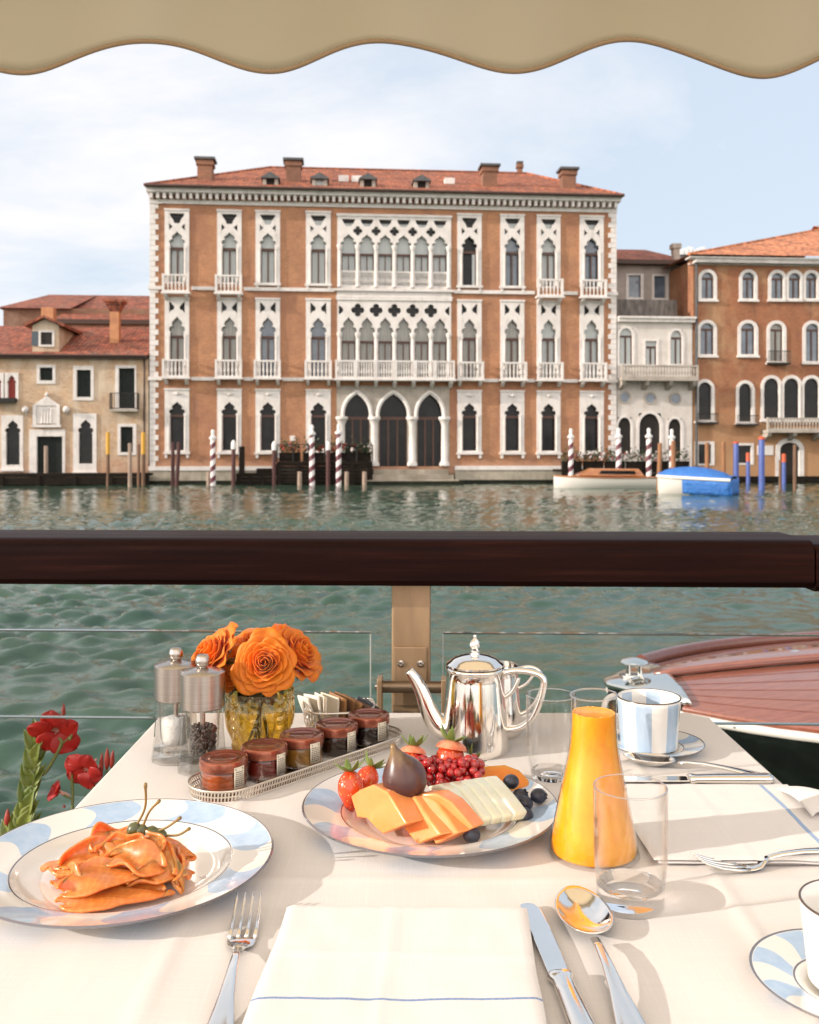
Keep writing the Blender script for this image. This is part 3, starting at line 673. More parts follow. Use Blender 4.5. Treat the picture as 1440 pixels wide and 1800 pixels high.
# ------------------------------------------------------------------ narrow white house right of the palazzo, grey one above it
wh = thing('stone_house', 'narrow white stone house with round arched windows, balcony and three oculi beside the palazzo', 'house', FO, FA)
UA, UB = U1+.12, F(1217, 700)[0]; VC = F(1150, 566)[1]
WW = [((1085,574,1116,643),(1089,577,1112,640),m_pane_cur,585,ROUND), ((1131,596,1158,643),(1135,599.5,1154.5,641),m_pane_cur,604,None), ((1175,578,1203,643),(1179,581,1199,640),m_pane_cur,588,ROUND),
      ((1083,731,1113,797),(1086.6,734,1109.6,797),m_interior,744,ROUND), ((1119,722,1166,797),(1123.7,727,1161,797),m_interior,745,ROUND), ((1171,733,1202,808),(1175,736,1197.6,806),m_interior,746,ROUND)]
f = MB(); shell(f, UA, UB, .4, VC, 9, [hole_of(*o[1]) for o in WW]); f.build('wall', m_plaster_w, wh)
f = MB(); f.box(UA+.3, UB-.3, .6, .7, .5, VC-.3); f.build('interior_backing', m_interior, wh)
for a, o, pm, vp, pr in WW: rect_window(wh, *a, o, pm, sill=False, prof=pr, vspx=vp+6, bars=1 if a[1] < 700 else False, proud=.04)
for cx_, cy_ in ((1098,698.5),(1143,700),(1187,701)):
    u, v = F(cx_, cy_); f = MB(); f.plate(circ(u,v,.38,24), [circ(u,v,.29,20)], -.06, -.001); o = f.build('oculus', m_stone_d, wh); f = MB(); f.plate(circ(u,v,.29,20), [], -.025, -.003); f.build('pane', m_pane_blue, o)
f = MB(); u0, u1, v0, v1 = FR(1085, 643.5, 1218, 671.5); f.box(u0, u1, -.95, -.002, v0, v0+.16); balusters(f, u0, u1, v0+.16, v1, -.92, -.78, 26)
for k in range(4): s_ = u0+.05+(u1-u0-.35)*k/3; f.prism([(s_,-.9,v0),(s_,-.02,v0),(s_,-.02,v0-.5),(s_,-.3,v0-.45),(s_,-.75,v0-.25)], (.22,0,0))
f.build('balcony', m_stone_d, wh)
f = MB(); f.box(UA, UB+.1, -.25, .3, VC-.02, VC+.18); f.box(UA, UB+.15, -.35, .3, VC+.18, VC+.3); f.build('cornice', m_stone, wh)
gh = thing('plaster_house', 'grey plaster house with two windows, set back above the narrow white house', 'house', FO, FA)
w0 = 4; UG = F(1195, 500, w0)[0]; VG = F(1130, 458, w0)[1]
GH = [((1100,481,1131,527),(1105,484,1126,523)), ((1146,482,1175,528),(1150,485,1170,524))]
f = MB(); shell(f, UA-1, UG, 8, VG, 14, [hole_of(*o[1], w0) for o in GH], w0); f.build('wall', m_plaster_g, gh)
f = MB(); f.box(UA-.5, UG-.3, w0+.6, w0+.7, 8, VG-.3); f.build('interior_backing', m_interior, gh)
for a, o in GH: rect_window(gh, *a, o, m_pane_blue, w=w0, frame=m_stone, bars=False)
f = MB(); u0, u1, v0, v1 = FR(1083, 526, 1190, 556, 1.2); f.box(u0, u1, 1.2, 1.35, v0-.5, v1); f.build('terrace_wall', m_plaster_soot, gh)
f = MB(); f.add([(UA-1,w0-.6,VG-.05),(UG+.5,w0-.6,VG-.05),(UG-.6,w0+5,F(1160,434,w0+4)[1]),(UA-1,w0+5,F(1090,433,w0+4)[1]),(UG+.5,w0+11,VG-.05),(UA-1,w0+11,VG-.05)], [(0,1,2,3),(1,4,2),(3,2,4,5)]); r_ = f.build('roof', m_roof_old, gh)
f = MB(); f.box(UA-1, UG+.5, w0-.65, w0+.1, VG-.32, VG-.06); f.build('eaves', m_gutter, gh)
f = MB(); u, v = F(1190, 428, w0-.3); f.box(u-.2, u+.2, w0-.3, w0+.2, v-3, v-.3); f.box(u-.28, u+.28, w0-.38, w0+.28, v-.3, v); f.build('chimney', m_stone_d, gh)

# ------------------------------------------------------------------ red brown brick house at the right
rh = thing('brick_house', 'red brown brick house with white arched windows and orange hipped roof at right', 'house', FO, FA)
UR0, UR1 = UB+.05, 44.0; VE2 = F(1330, 466)[1]
RW = []
for a, b, t_, s_, vp, pm in ((1233,1254.5,479,525,489,m_pane_blue),(1304.6,1326,479,525,489,m_pane_blue),(1355.5,1377,480,525,490,m_pane_blue),(1386,1407,480,525,490,m_pane_blue),(1416,1436,480,525,490,m_pane_blue),
        (1231,1254.5,568,623,579,m_pane_blue),(1302,1327,568,623,579,m_pane_blue),(1353,1376.5,569,635,580,m_pane_mid),(1416,1440,569,635,580,m_pane_blue),
        (1227.5,1250.5,672,738,684,m_pane_dark),(1298.7,1321,674,741,686,m_pane_dark),(1342.5,1369.6,665,736,680,m_pane_dark),(1377.7,1405,665,736,680,m_pane_dark),(1413,1440,665,736,680,m_pane_dark)):
    RW.append(((a-5.5, t_-5, b+5.5, s_+3), (a, t_, b, s_), pm, vp, ROUND))
LOW = [((1221,776,1256,818),(1228,781,1250,815),m_pane_dark), ((1294,779,1325,817),(1298,783,1321,814),m_pane_dark)]
DR2 = ((1363,772,1413,845),(1371,778,1405,845))
f = MB(); shell(f, UR0, UR1, .35, VE2+.27, 14, [hole_of(*o[1]) for o in RW] + [hole_of(*o[1]) for o in LOW] + [hole_of(*DR2[1])]); f.build('wall', m_brick_red, rh)
f = MB(); f.box(UR0+.3, UR1-.3, .6, .7, .5, VE2-.3); f.build('interior_backing', m_interior, rh)
for a, o, pm, vp, pr in RW:
    ob, _, _ = rect_window(rh, *a, o, pm, prof=pr, vspx=vp, bars=1 if pm is not m_pane_dark else False, proud=.06)
for a, o, pm in LOW: rect_window(rh, *a, o, pm, sill=False, proud=.03)
ob, _, _ = rect_window(rh, *DR2[0], DR2[1], m_interior, prof=ROUND, vspx=790, sill=False); ob.name = 'door'
f = MB(); u0, u1, v0, v1 = FR(1338, 735, 1480, 761); f.box(u0, u1, -.9, -.002, v0, v0+.16); balusters(f, u0, u1, v0+.16, v1, -.86, -.72, 26)
for k in range(4): s_ = u0+.05+(u1-u0-.35)*k/3; f.prism([(s_,-.85,v0),(s_,-.02,v0),(s_,-.02,v0-.5),(s_,-.75,v0-.2)], (.22,0,0))
f.build('balcony', m_stone_d, rh)
for (a, b, c, d) in ((1222,738,1258,744),(1292,741,1328,747),(1346,618,1384,640)):
    u0, u1, v0, v1 = FR(a, b, c, d); f = MB(); f.box(u0, u1, -.45, -.07, v0-.05, v0+.05)
    for j in range(15): x = u0+(u1-u0)*j/14; f.tube([(x,-.43,v0),(x,-.43,max(v1, v0+.55))], .014, 4)
    f.tube([(u0,-.43,max(v1,v0+.55)),(u1,-.43,max(v1,v0+.55))], .025, 5); f.build('iron_railing', m_iron, rh)
f = MB(); f.box(UR0-.25, UR1, -.08, .2, VE2-.02, VE2+.03); n = 84
for k in range(n): u = UR0 + (UR1-UR0)*(k+.5)/n; f.box(u-.1, u+.1, -.5, -.002, VE2+.032, VE2+.27)
f.box(UR0-.4, UR1, -.6, .2, VE2+.27, VE2+.36); f.build('cornice', m_stone, rh)
f = MB(); ur = F(1213, 470)[0]; f.tube([(ur+.35,-.12,.6),(ur+.35,-.12,VE2)], .08, 6); f.build('drain_pipe', m_lead, rh)
ze = VE2+.44; pk = F(1470, 398, 9)
f = MB(); f.add([(UR0-.55,-.75,ze),(UR1,-.75,ze),(UR1,9,pk[1]),(pk[0],9,pk[1]),(UR0-.55,16,ze),(UR1,18,ze)], [(0,1,2,3),(0,3,4),(4,3,2,5)])
f.tube([(UR0-.55,-.75,ze),(pk[0],9,pk[1])], .1, 6); f.build('roof', m_roof_or, rh)
u0, u1, v0, v1 = FR(1331, 783, 1359, 800, 0); f = MB(); f.box(u0, u1, -.05, -.002, v0, v1); f.build('notice_board', m_stone, rh)
u0, u1, v0, v1 = FR(510, 766, 519, 775, 0); f = MB(); f.box(u0, u1, -.05, -.002, v0, v1); f.build('wall_plaque', m_stone, pal)

# the pale modern roof showing between the houses
fb = thing('glass_roof', 'pale white glass and steel roof far behind the gap between the houses', 'roof', FO, FA)
w0 = 22; u0, v1 = F(1196, 441, w0); u1, v0 = F(1300, 470, w0); f = MB(); f.box(u0, u1, w0, w0+8, v0-8, v1-.3); f.build('wall', m_lead, fb)
f = MB()
for k in range(14): a = u0+(u1-u0)*k/14; f.box(a, a+(u1-u0)/14*.85, w0-.05, w0+5, v1-.29, v1+.12+.12*(k % 3)); 
f.build('roof_glass', mat('white glazing', (.75,.77,.78), .3), fb)
# ------------------------------------------------------------------ mooring poles in the canal
def striped_mat(name, a, b, pitch, duty=.5):
    q = NT(name); c = q.sep(q.coord()); ang = q.math('DIVIDE', q.math('ARCTAN2', c[1], c[0]), 2*math.pi)
    f = q.math('FRACT', q.math('SUBTRACT', q.math('DIVIDE', c[2], pitch), ang))
    q.set(col=q.mix(q.math('GREATER_THAN', f, duty), a, b), rough=.5); return q.m
m_stripe = striped_mat('red and white spiral paint', (.75,.70,.68), (.115,.022,.035), .62, .52)
m_white = mat('white paint', (.74,.72,.69), .5)
m_timber = mat('weathered pole timber', (.22,.12,.07), .85, c2=(.12,.07,.045), scale=3, stretch=(8,8,.6), bump=.3)
m_timber_or = mat('orange brown timber', (.34,.16,.07), .8, c2=(.22,.10,.05), scale=3, stretch=(8,8,.6), bump=.3)
m_timber_dk = mat('dark red brown timber', (.10,.035,.03), .8, c2=(.05,.022,.02), scale=3, stretch=(8,8,.6), bump=.3)
m_timber_pale = mat('pale grey timber', (.40,.30,.23), .85, c2=(.24,.17,.13), scale=3, stretch=(8,8,.6), bump=.3)
m_yellow = mat('yellow paint', (.62,.33,.03), .6); m_bluep = mat('blue paint', (.075,.12,.36), .5, c2=(.06,.09,.28), scale=4); m_orange = mat('orange red paint', (.55,.10,.04), .5)
def pole(px, ty, by, wpx, body, label, group, cap=None, capm=None, capf=.12, lean=0.0):
    by = max(by, 853.2 if px < 660 else 852.0); d = FPX*CAMZ/(by-HOR); b = P(px, by, d); h = CAMZ-(ty-HOR)*d/FPX; r = wpx*d/FPX/2
    t = thing('mooring_pole', label, 'mooring pole', (b.x, b.y, 0), 0, group)
    M = Matrix.Shear('XY', 4, (lean, 0))
    hb = h*(1-capf) if cap else h
    f = MB(); f.lathe([(r*1.05,-1.2),(r,h*.3),(r*.95,hb-.05),(r*.85,hb),(.001,hb+.01)], 14).xf(M); f.build('shaft', body, t, 40)
    if cap == 'knob':
        f = MB(); c = hb; f.lathe([(r*1.35,c-.04),(r*1.4,c+.08),(r*.8,c+.12),(r*.55,c+.25),(r*.75,c+.36),(r*.5,c+.48),(.001,h)], 14).xf(M); f.build('finial', capm, t, 40)
    elif cap == 'cone':
        f = MB(); f.lathe([(r*1.12,hb-.02),(r*1.15,hb+(h-hb)*.55),(r*.7,h-.06),(.001,h)], 14).xf(M); f.build('cap', capm, t, 40)
    elif cap == 'band':
        f = MB(); f.lathe([(r*1.04,hb),(r*1.02,h-.05),(.001,h)], 14).xf(M); f.build('painted_top', capm, t, 40)
    return t
GS = 'red and white striped mooring poles'
for px, ty, by, w_, lb in ((374.5,755,851,9.5,'striped mooring pole standing alone before the left brick wall of the palazzo'),
                      (548.6,746,851,9.5,'taller striped mooring pole at the middle of the left landing stage'),
                      (595.5,744,851,9.5,'striped mooring pole at the left edge of the three arched water door'),
                      (1003.7,753,852,9,'striped mooring pole rising behind the bow of the white launch'),
                      (1087.5,752,852,9.5,'striped mooring pole by the right corner of the palazzo'),
                      (1140.7,752,852,9.5,'striped mooring pole before the middle door of the white house'),
                      (1181,754,852,9,'striped mooring pole half hidden behind an orange timber pole')):
    pole(px, ty, by, w_, m_stripe, lb, GS, 'knob', m_white, .16)
GW_ = 'dark mooring poles with white tops'
for px, ty, by, lb in ((410.6,773,848,'dark mooring pole with white top left of the dark steps'), (482,775,849,'dark mooring pole with white top beside the planted end of the landing stage'),
                       (577,775,850,'white topped dark pole between two striped poles')):
    pole(px, ty, by, 7.5, m_timber_dk, lb, GW_, 'cone', m_white, .2)
GT = 'bare timber mooring poles'
for px, ty, by, w_, m_, lb, ln in ((304,777,855,7,m_timber_dk,'very dark bare pole, left of a close pair by the palazzo corner',0),(311,777,853,7,m_timber_dk,'dark leaning pole, right of a close pair by the palazzo corner',.05),
        (81,784,850,7,m_timber_pale,'pale grey bare pole before the dark door of the ochre house',0),(228.6,779,856,7,m_timber_pale,'pale bare pole with rounded top under the lower shuttered window',0),
        (243.8,781,851,5.5,m_timber,'thin brown pole between the pale pole and a yellow topped pole',0),
        (1158,779,862,8,m_timber_or,'orange brown pole at the stern of the white launch',.03),(1183.5,775,866,8.5,m_timber_or,'thick orange brown pole touching the bow of the covered boat',0),
        (1243,778,851.5,7.5,m_timber_or,'brown pole standing behind the blue covered boat',0),(1272,777,851.5,7.5,m_timber_or,'reddish pole close to the brick wall right of the covered boat',0),
        (1371.5,809,861,5,m_timber,'short thin brown pole left of the arched door',0),(1397,782,862,6,m_timber,'tall thin brown pole in front of the arched door',0)):
    pole(px, ty, by, w_, m_, lb, GT, lean=ln)
for px, by, lb in ((190,852,'yellow topped pole standing left of the lower shuttered window'),(252,851,'yellow topped pole near the left corner of the palazzo')):
    pole(px, 759, by, 6.5, m_timber, lb, 'yellow topped mooring poles', 'band', m_yellow, .42)
pole(1294,775,851,9.5,m_bluep,'thick blue pole with red tip before the dark ground floor window','blue mooring poles','cone',m_orange,.05)
pole(1339,766,862,10.5,m_bluep,'tallest thick blue pole, nearest the viewer, under the stone balcony','blue mooring poles','cone',m_orange,.06)
pole(1315,795,851,7,m_bluep,'short blue pole with orange top between two thick blue poles','blue mooring poles','band',m_orange,.28)
pole(1378,797,851,7,m_bluep,'short blue pole with orange top before the arched door','blue mooring poles','band',m_orange,.28)

# ------------------------------------------------------------------ landing stages and flower boxes in front of the palazzo
m_dock = mat('black stained dock timber', (.010,.008,.006), .85, c2=(.022,.015,.011), scale=4, stretch=(1,6,6), spec=.15)
m_leaf_d = mat('dark hedge leaves', (.028,.045,.015), .6, c2=(.05,.075,.022), scale=6)
m_fl_w = mat('white petals', (.72,.62,.58), .7); m_fl_r = mat('red petals', (.42,.03,.02), .6); m_fl_p = mat('pink petals', (.62,.24,.22), .7)
def stage(name, label, px0, px1, ytop, wd, w1=-.3, skirt=True, posts=6):
    u0, u1 = F(px0, 800, -wd)[0], F(px1, 800, -wd)[0]; v = F(px0, ytop, -wd)[1]
    t = thing(name, label, 'landing stage', FO, FA); f = MB(); f.box(u0, u1, -wd, w1, v-.14, v); f.build('deck', m_dock, t)
    f = MB()
    for k in range(posts):
        u = u0+.12+(u1-u0-.24)*k/(posts-1); f.box(u-.1, u+.1, -wd-.03, -wd+.17, -1, v-.145)
    for k in range(int((v)/.2)): f.box(u0, u1, -wd+.02, -wd+.1, .06+k*.2, .25+k*.2)
    f.build('piles', m_dock, t); return t, u0, u1, v
def planter(u0, u1, w, v, label, group, flowers, h=.55, seed=1):
    r = random.Random(seed); t = thing('flower_box', label, 'planter', FW((u0+u1)/2, w, v), FA, group); L = (u1-u0)/2
    f = MB(); f.plate([(-L,0),(L,0),(L,.5),(-L,.5)], [], -.2, .2); f.box(-L-.02, L+.02, -.22, .22, .44, .5); f.build('box', m_dock, t)
    f = MB()
    for _ in range(int(300*L)):
        c = Vector((r.uniform(-L, L), r.gauss(0, .16), .5 + h*abs(r.gauss(.45,.33)))); s = r.uniform(.05, .11); a = Vector((r.gauss(0,1), r.gauss(0,1), r.gauss(0,1))).normalized(); b = a.orthogonal().normalized()
        d = a.cross(b); f.add([c-b*s, c+d*s*.5, c+b*s, c-d*s*.5], [(0,1,2,3)])
    tag(f.build('foliage', m_leaf_d, t, fix=False), kind='stuff')
    for m_, n in flowers:
        f = MB()
        for _ in range(int(n*L)):
            cl = r.uniform(-L, L)
            c = Vector((cl, -.14+r.gauss(0,.12), .5 + h*r.uniform(.1, .85)))
            f.ball(c, r.uniform(.03,.085), 6, 4)
        tag(f.build('blossoms', m_, t, 180), kind='stuff')
    return t
t, u0, u1, v = stage('landing_stage', 'dark timber landing stage with flower boxes left of the water door', 487, 655, 812, 1.7)
f = MB()
for k in range(7):
    u = u0 + (u1-u0)*k/6; f.box(u-.04, u+.04, -1.66, -1.58, v, v+.95)
f.box(u0, u1, -1.67, -1.57, v+.95, v+1.0); f.build('railing', m_iron, t)
n = 4
for k in range(n):
    planter(u0+.1+(u1-u0)*k/n, u0-.05+(u1-u0)*(k+1)/n, -1.2, v+.02, ['flower box with lush green end beside a white topped pole', 'flower box with red blossoms left of the tall striped pole', 'flower box with sparse blossoms between two striped poles', 'flower box with pale blossoms nearest the water door'][k], 'flower boxes on the left landing stage', [(m_fl_r, [26,22,24,10][k]), (m_fl_w, 3 + 3*k)], .6, 3+k)
t2, a0, a1, v2 = stage('boat_steps', 'low black timber steps at the left end of the landing stage', 415, 486, 832, 1.6, posts=4)
f = MB(); um = (a0+a1)/2; f.box(um, a1, -1.5, -.4, v2, v2+.25); f.box(um+.9, a1, -1.4, -.4, v2+.251, v2+.5); f.box(a0+.15, a0+.45, -1.5, -1.2, v2, v2+1.5); f.build('treads', m_dock, t2)
for px, lb in ((367,'short pale post at the water line left of a striped pole'), (527,'short pale post against the front of the landing stage'), (609.5,'short pale post by the right end of the landing stage'), (641,'short pale post at the foot of the water door steps')):
    pole(px, 829, 850, 8, m_timber_pale, lb, 'short pale posts')
t, u0, u1, v = stage('hotel_terrace', 'dark timber terrace behind the white launch lined with flower boxes', 988, 1216, 826, 2.6, posts=9)
for k in range(6):
    planter(u0+.1+(u1-u0)*k/6, u0-.05+(u1-u0)*(k+1)/6, -2.2, v-.02, 'terrace flower box, ' + ['leafy one by the striped pole above the launch bow', 'pink and white flowered one right of the launch bow pole', 'reddish one at the palazzo corner', 'white one before the left arch', 'one with few blossoms before the middle arch', 'greenest one, farthest right before the right arch'][k], 'flower boxes on the right terrace',
            [(m_fl_w, [2,14,3,6,8,2][k]), (m_fl_p, [3,10,3,4,5,2][k]), (m_fl_r, [2,2,10,4,4,1][k])], .65, 20+k)
t, u0, u1, v = stage('wooden_jetty', 'low dark jetty along the foot of the ochre house', -330, 262, 833, 1.6, posts=10)
t, u0, u1, v = stage('wooden_jetty', 'low dark jetty along the foot of the red brown house', 1222, 1560, 838, 1.0, posts=10)

# ------------------------------------------------------------------ boats
def hull_mesh(L, wid, sheer, keel, n=28, m=10, flare=.75, s0=0.0):
    """hull along +X from the bow at 0; closed shell without deck"""
    f = MB()
    def fn(a, b):
        s = L*a; k = abs(2*b-1); sg = 1 if b > .5 else -1; w_ = wid(s); zt, zk = sheer(s), keel(s)
        y = w_*(1-(1-k)**2.2)*(flare+(1-flare)*k); return (s, sg*y, zk+(zt-zk)*k**1.4)
    f.grid(fn, n, 2*m); 
    f.add([fn(1, j/(2*m)) for j in range(2*m+1)], [tuple(range(2*m+1))]); return f
def deck_mesh(L, wid, sheer, crown, n=28, m=8, inset=.0, s0=0.02, dz=0.0, lo=-1.0, hi=1.0):
    f = MB()
    def fn(a, b):
        s = s0 + (L-s0)*a; k = lo+(hi-lo)*b; w_ = max(wid(s)-inset, .004); return (s, w_*k, sheer(s)+crown(s)*(1-k*k)+dz)
    return f.grid(fn, n, m)
m_gel = mat('white boat paint', (.72,.68,.62), .25, coat=.5); m_varn = mat('varnished boat wood', (.46,.17,.045), .25, c2=(.34,.11,.03), scale=3, stretch=(.6,8,8), coat=.6)
d = FPX*CAMZ/(859-HOR); b = P(976, 859, d)
t = thing('motor_launch', 'white launch with low varnished wood cabin moored below the palazzo corner', 'boat', (b.x, b.y+.5, 0), R(4))
wd_ = lambda s: .85*(1-math.exp(-s/.9)); sh = lambda s: .62-.05*math.sin(min(s,5)/5*math.pi)-.015*s; kl = lambda s: -.35+.3*math.exp(-s/.4)
f = hull_mesh(5.4, wd_, sh, kl); f.build('hull', m_gel, t, 60); f = deck_mesh(5.4, wd_, sh, lambda s: .06); f.build('deck', m_varn, t, 180)
f = MB(); f.prism([(1.1,-.55,.64),(4.6,-.62,.6),(4.3,-.55,1.0),(2.0,-.5,1.02)], (0,1.1,0)); cb = f.build('cabin', m_varn, t, bevel=.04)
f = MB(); f.prism([(2.2,-.6,.76),(4.1,-.64,.74),(4.05,-.64,.9),(2.35,-.6,.92)], (0,.05,0)); f.build('cabin_window', m_pane_dark, t)
f = MB(); f.tube([(0,0,.66)]+[(s,-wd_(s)-.01,sh(s)+.02) for s in np.linspace(.1,5.4,16)], .035, 6); f.tube([(s,wd_(s)+.01,sh(s)+.02) for s in np.linspace(.1,5.4,16)], .035, 6); f.build('gunwale', m_varn, t, 60)
m_tarp = mat('blue tarpaulin', (.035,.17,.50), .6, c2=(.03,.13,.40), scale=3, bump=.9, bscale=4, bdist=.09, stretch=(1,2.5,1))
d = FPX*CAMZ/(869-HOR); b = P(1167, 869, d)
t = thing('covered_boat', 'white motorboat under a bright blue cover moored before the brick house', 'boat', (b.x, b.y+.9, 0), R(-28))
wd_ = lambda s: .95*(1-math.exp(-(s+.1)/.5)); sh = lambda s: .82-.04*s; kl = lambda s: -.3+.25*math.exp(-s/.4)
f = hull_mesh(3.3, wd_, sh, kl); f.build('hull', m_gel, t, 60)
f = deck_mesh(3.3, wd_, sh, lambda s: .12+.32*math.sin(min(1,max(0,(s-.15)/2.9))*math.pi)**.6, dz=.02); f.build('cover', m_tarp, t, 180, solid=.03)
f = MB(); 
f.grid(lambda a, b_: (1.25+2.08*a, -wd_(1.25+2.08*a)*(1.03-.12*b_)-.02, sh(1.25+2.08*a)-.1-.62*b_), 10, 4); f.grid(lambda a, b_: (3.34, wd_(3.3)*(2*a-1)*1.02, sh(3.3)+.02-.7*b_), 10, 4); f.build('side_cover', m_tarp, t, 180, solid=.03)
f = MB(); f.tube([(s,-wd_(s)-.03,sh(s)-.02) for s in np.linspace(.0,3.3,14)], .075, 8); f.tube([(s,wd_(s)+.03,sh(s)-.02) for s in np.linspace(.0,3.3,14)], .075, 8); f.build('fender_rail', m_gel, t, 60)
# ------------------------------------------------------------------ terrace floor, railing, awning
f = MB(); f.box(-4, 4, -4, 1.88, .74, .88); f.box(-4, 4, 1.8, 1.88, -.6, .739)
o = f.build('terrace_deck', mat('terrace boards', (.25,.17,.11), .7, c2=(.17,.11,.075), scale=3, stretch=(.6,9,9)), None); tag(o, kind='structure')
RY = R(-1.9)
rl = thing('railing', 'dark varnished wooden handrail on a bronze post with clear glass panels', 'railing', (0, 1.74, 0), RY)
m_rail = NT('dark varnished handrail'); v = m_rail.coord((.5,14,14)); nn = m_rail.noise(v, 5, 8, .6)
m_rail.set(col=m_rail.ramp(nn, [(.3,(.006,.002,.0015)),(.55,(.014,.004,.003)),(.75,(.034,.010,.007))]), rough=m_rail.ramp(nn, [(.3,.40),(.7,.55)]), spec=.06); m_rail.bump(nn, .12, .004); m_rail = m_rail.m
def rail_prof(dz=0.0):
    y0, y1, zt, zb, r = -.098, .102, 1.893+dz, 1.812+dz, .024; pts = []
    for k in range(7): a = math.pi - k*math.pi/12; pts.append((y0+r+r*math.cos(a), zt-r+r*math.sin(a)))
    for k in range(7): a = math.pi/2 - k*math.pi/12; pts.append((y1-r+r*math.cos(a), zt-r+r*math.sin(a)))
    pts += [(y1, zb+.008), (y1-.008, zb), (y0+.01, zb), (y0, zb+.01)]; return pts
XJ = .69
for a, b, dz in ((-3.2, XJ, 0), (XJ+.003, 3.2, -.006)):
    f = MB(); f.prism([(a, y, z) for y, z in rail_prof(dz)], (b-a, 0, 0)); f.build('handrail', m_rail, rl, 30)
m_brz = mat('bronze steel', (.46,.31,.185), .42, metal=.6, c2=(.36,.24,.14), scale=5, stretch=(6,6,1.2), bump=.03)
m_brz_d = mat('darker bronze steel', (.22,.155,.10), .35, metal=.8)
m_steel = mat('polished steel', (.55,.50,.45), .22, metal=1)
x0, x1 = (690-720)*1.70/FPX, (758-720)*1.70/FPX
f = MB(); f.box(x0, x1, -.045, .045, .881, 1.811); ps = f.build('post', m_brz, rl, bevel=.003)
f = MB(); zt_ = CAMZ-(1137-HOR)*1.69/FPX; zb_ = CAMZ-(1240-HOR)*1.69/FPX; f.box(x0+.004, x1-.006, -.053, -.046, zb_, zt_); f.build('plate', m_brz, ps, bevel=.0015)
for px in (706.5, 741):
    p = P(px, 1167, 1.685); f = MB(); f.lathe([(.0065,0),(.0062,.002),(.0032,.0028),(.003,.0012),(.001,.001)], 18); f.xf(Matrix.Translation((p.x, -.0532, p.z)) @ Matrix.Rotation(R(90),4,'X')); f.build('screw', m_steel, ps, 30)
def bx(px0, px1, d): return (px0-720)*d/FPX, (px1-720)*d/FPX
zr = CAMZ-(1206-HOR)*1.66/FPX
f = MB(); a, b = bx(668, 786, 1.66); f.tube([(a,-.085,zr),(b,-.085,zr)], .0105, 20); f.build('rod', m_brz_d, ps, 30)
for px in (671, 783):
    a, b = bx(px-4.5, px+4.5, 1.66); f = MB(); f.box(a, b, -.1, -.066, zr-.045, zr+.016); fl = f.build('flange', m_brz, ps, bevel=.0015)
    f = MB(); f.tube([(a-.004,-.085,zr),(b+.004,-.085,zr)], .0055, 14); f.build('bolt', m_steel, ps, 30)
for px0, px1 in ((641, 670), (784, 812)):
    a, b = bx(px0, px1, 1.66); f = MB(); f.box(a, b, -.1, -.06, zr-.052, zr-.036); f.build('glass_clamp', m_steel, ps, bevel=.002)
    f = MB(); f.lathe([(.005,0),(.0045,.003),(.001,.0035)], 14, ((a+b)/2-.002,-.08,zr-.036)); f.build('bolt', m_steel, ps, 40)

def thin_glass(name, tint=(.97,.975,.97), edge=(.62,.66,.63), rough=0.0, power=2.6, fmin=.03, fmax=.75):
    """clear thin glass: lets light straight through, mirrors more at glancing angles"""
    q = NT(name); q.t.nodes.remove(q.b); lw = q.n('ShaderNodeLayerWeight'); lw.inputs['Blend'].default_value = .5
    fac = q.math('POWER', lw.outputs['Facing'], power)
    tr = q.n('ShaderNodeBsdfTransparent'); q.l(q.mix(fac, tint, edge), tr.inputs[0])
    gl = q.n('ShaderNodeBsdfGlossy'); gl.inputs['Roughness'].default_value = rough; gl.inputs[0].default_value = (1,1,1,1)
    ms = q.n('ShaderNodeMixShader'); q.l(q.math('MULTIPLY_ADD', fac, fmax-fmin, fmin), ms.inputs[0]); q.l(tr.outputs[0], ms.inputs[1]); q.l(gl.outputs[0], ms.inputs[2])
    q.l(ms.outputs[0], q.out.inputs[0]); return q.m
def real_glass(name, c=(1,1,1), rough=0.0, ior=1.47):
    q = NT(name); q.set(col=c, rough=rough, trans=1.0, ior=ior); return q.m
m_pane_cl = thin_glass('clear panel glass', (.965,.98,.97), (.75,.8,.77), fmin=.02, fmax=.4, power=4)
m_pane_edge = mat('glass edge', (.05,.07,.06), .15, coat=1)
m_pane_edge2 = mat('bright glass edge', (.42,.45,.42), .2, coat=1)
zt_, zb_ = CAMZ-(1113.5-HOR)*1.73/FPX, CAMZ-(1265-HOR)*1.73/FPX
for a, b, ex in ((-3.0, (652-720)*1.73/FPX, 1), ((779-720)*1.73/FPX, 3.0, 0)):
    f = MB(); f.box(a, b, -.016, -.006, zb_, zt_); gp = f.build('glass_panel', m_pane_cl, rl)
    f = MB(); f.box(a, b, -.0165, -.0055, zt_+.0002, zt_+.0028); f.build('top_edge', m_pane_edge, gp); f = MB(); f.box(a, b, -.0165, -.0055, zb_-.0022, zb_-.0002); f.build('bottom_edge', m_pane_edge, gp)
    e = b if ex else a; f = MB(); f.box(e-.0012, e+.0012, -.0165, -.0055, zb_, zt_); f.build('side_edge', m_pane_edge2, gp)

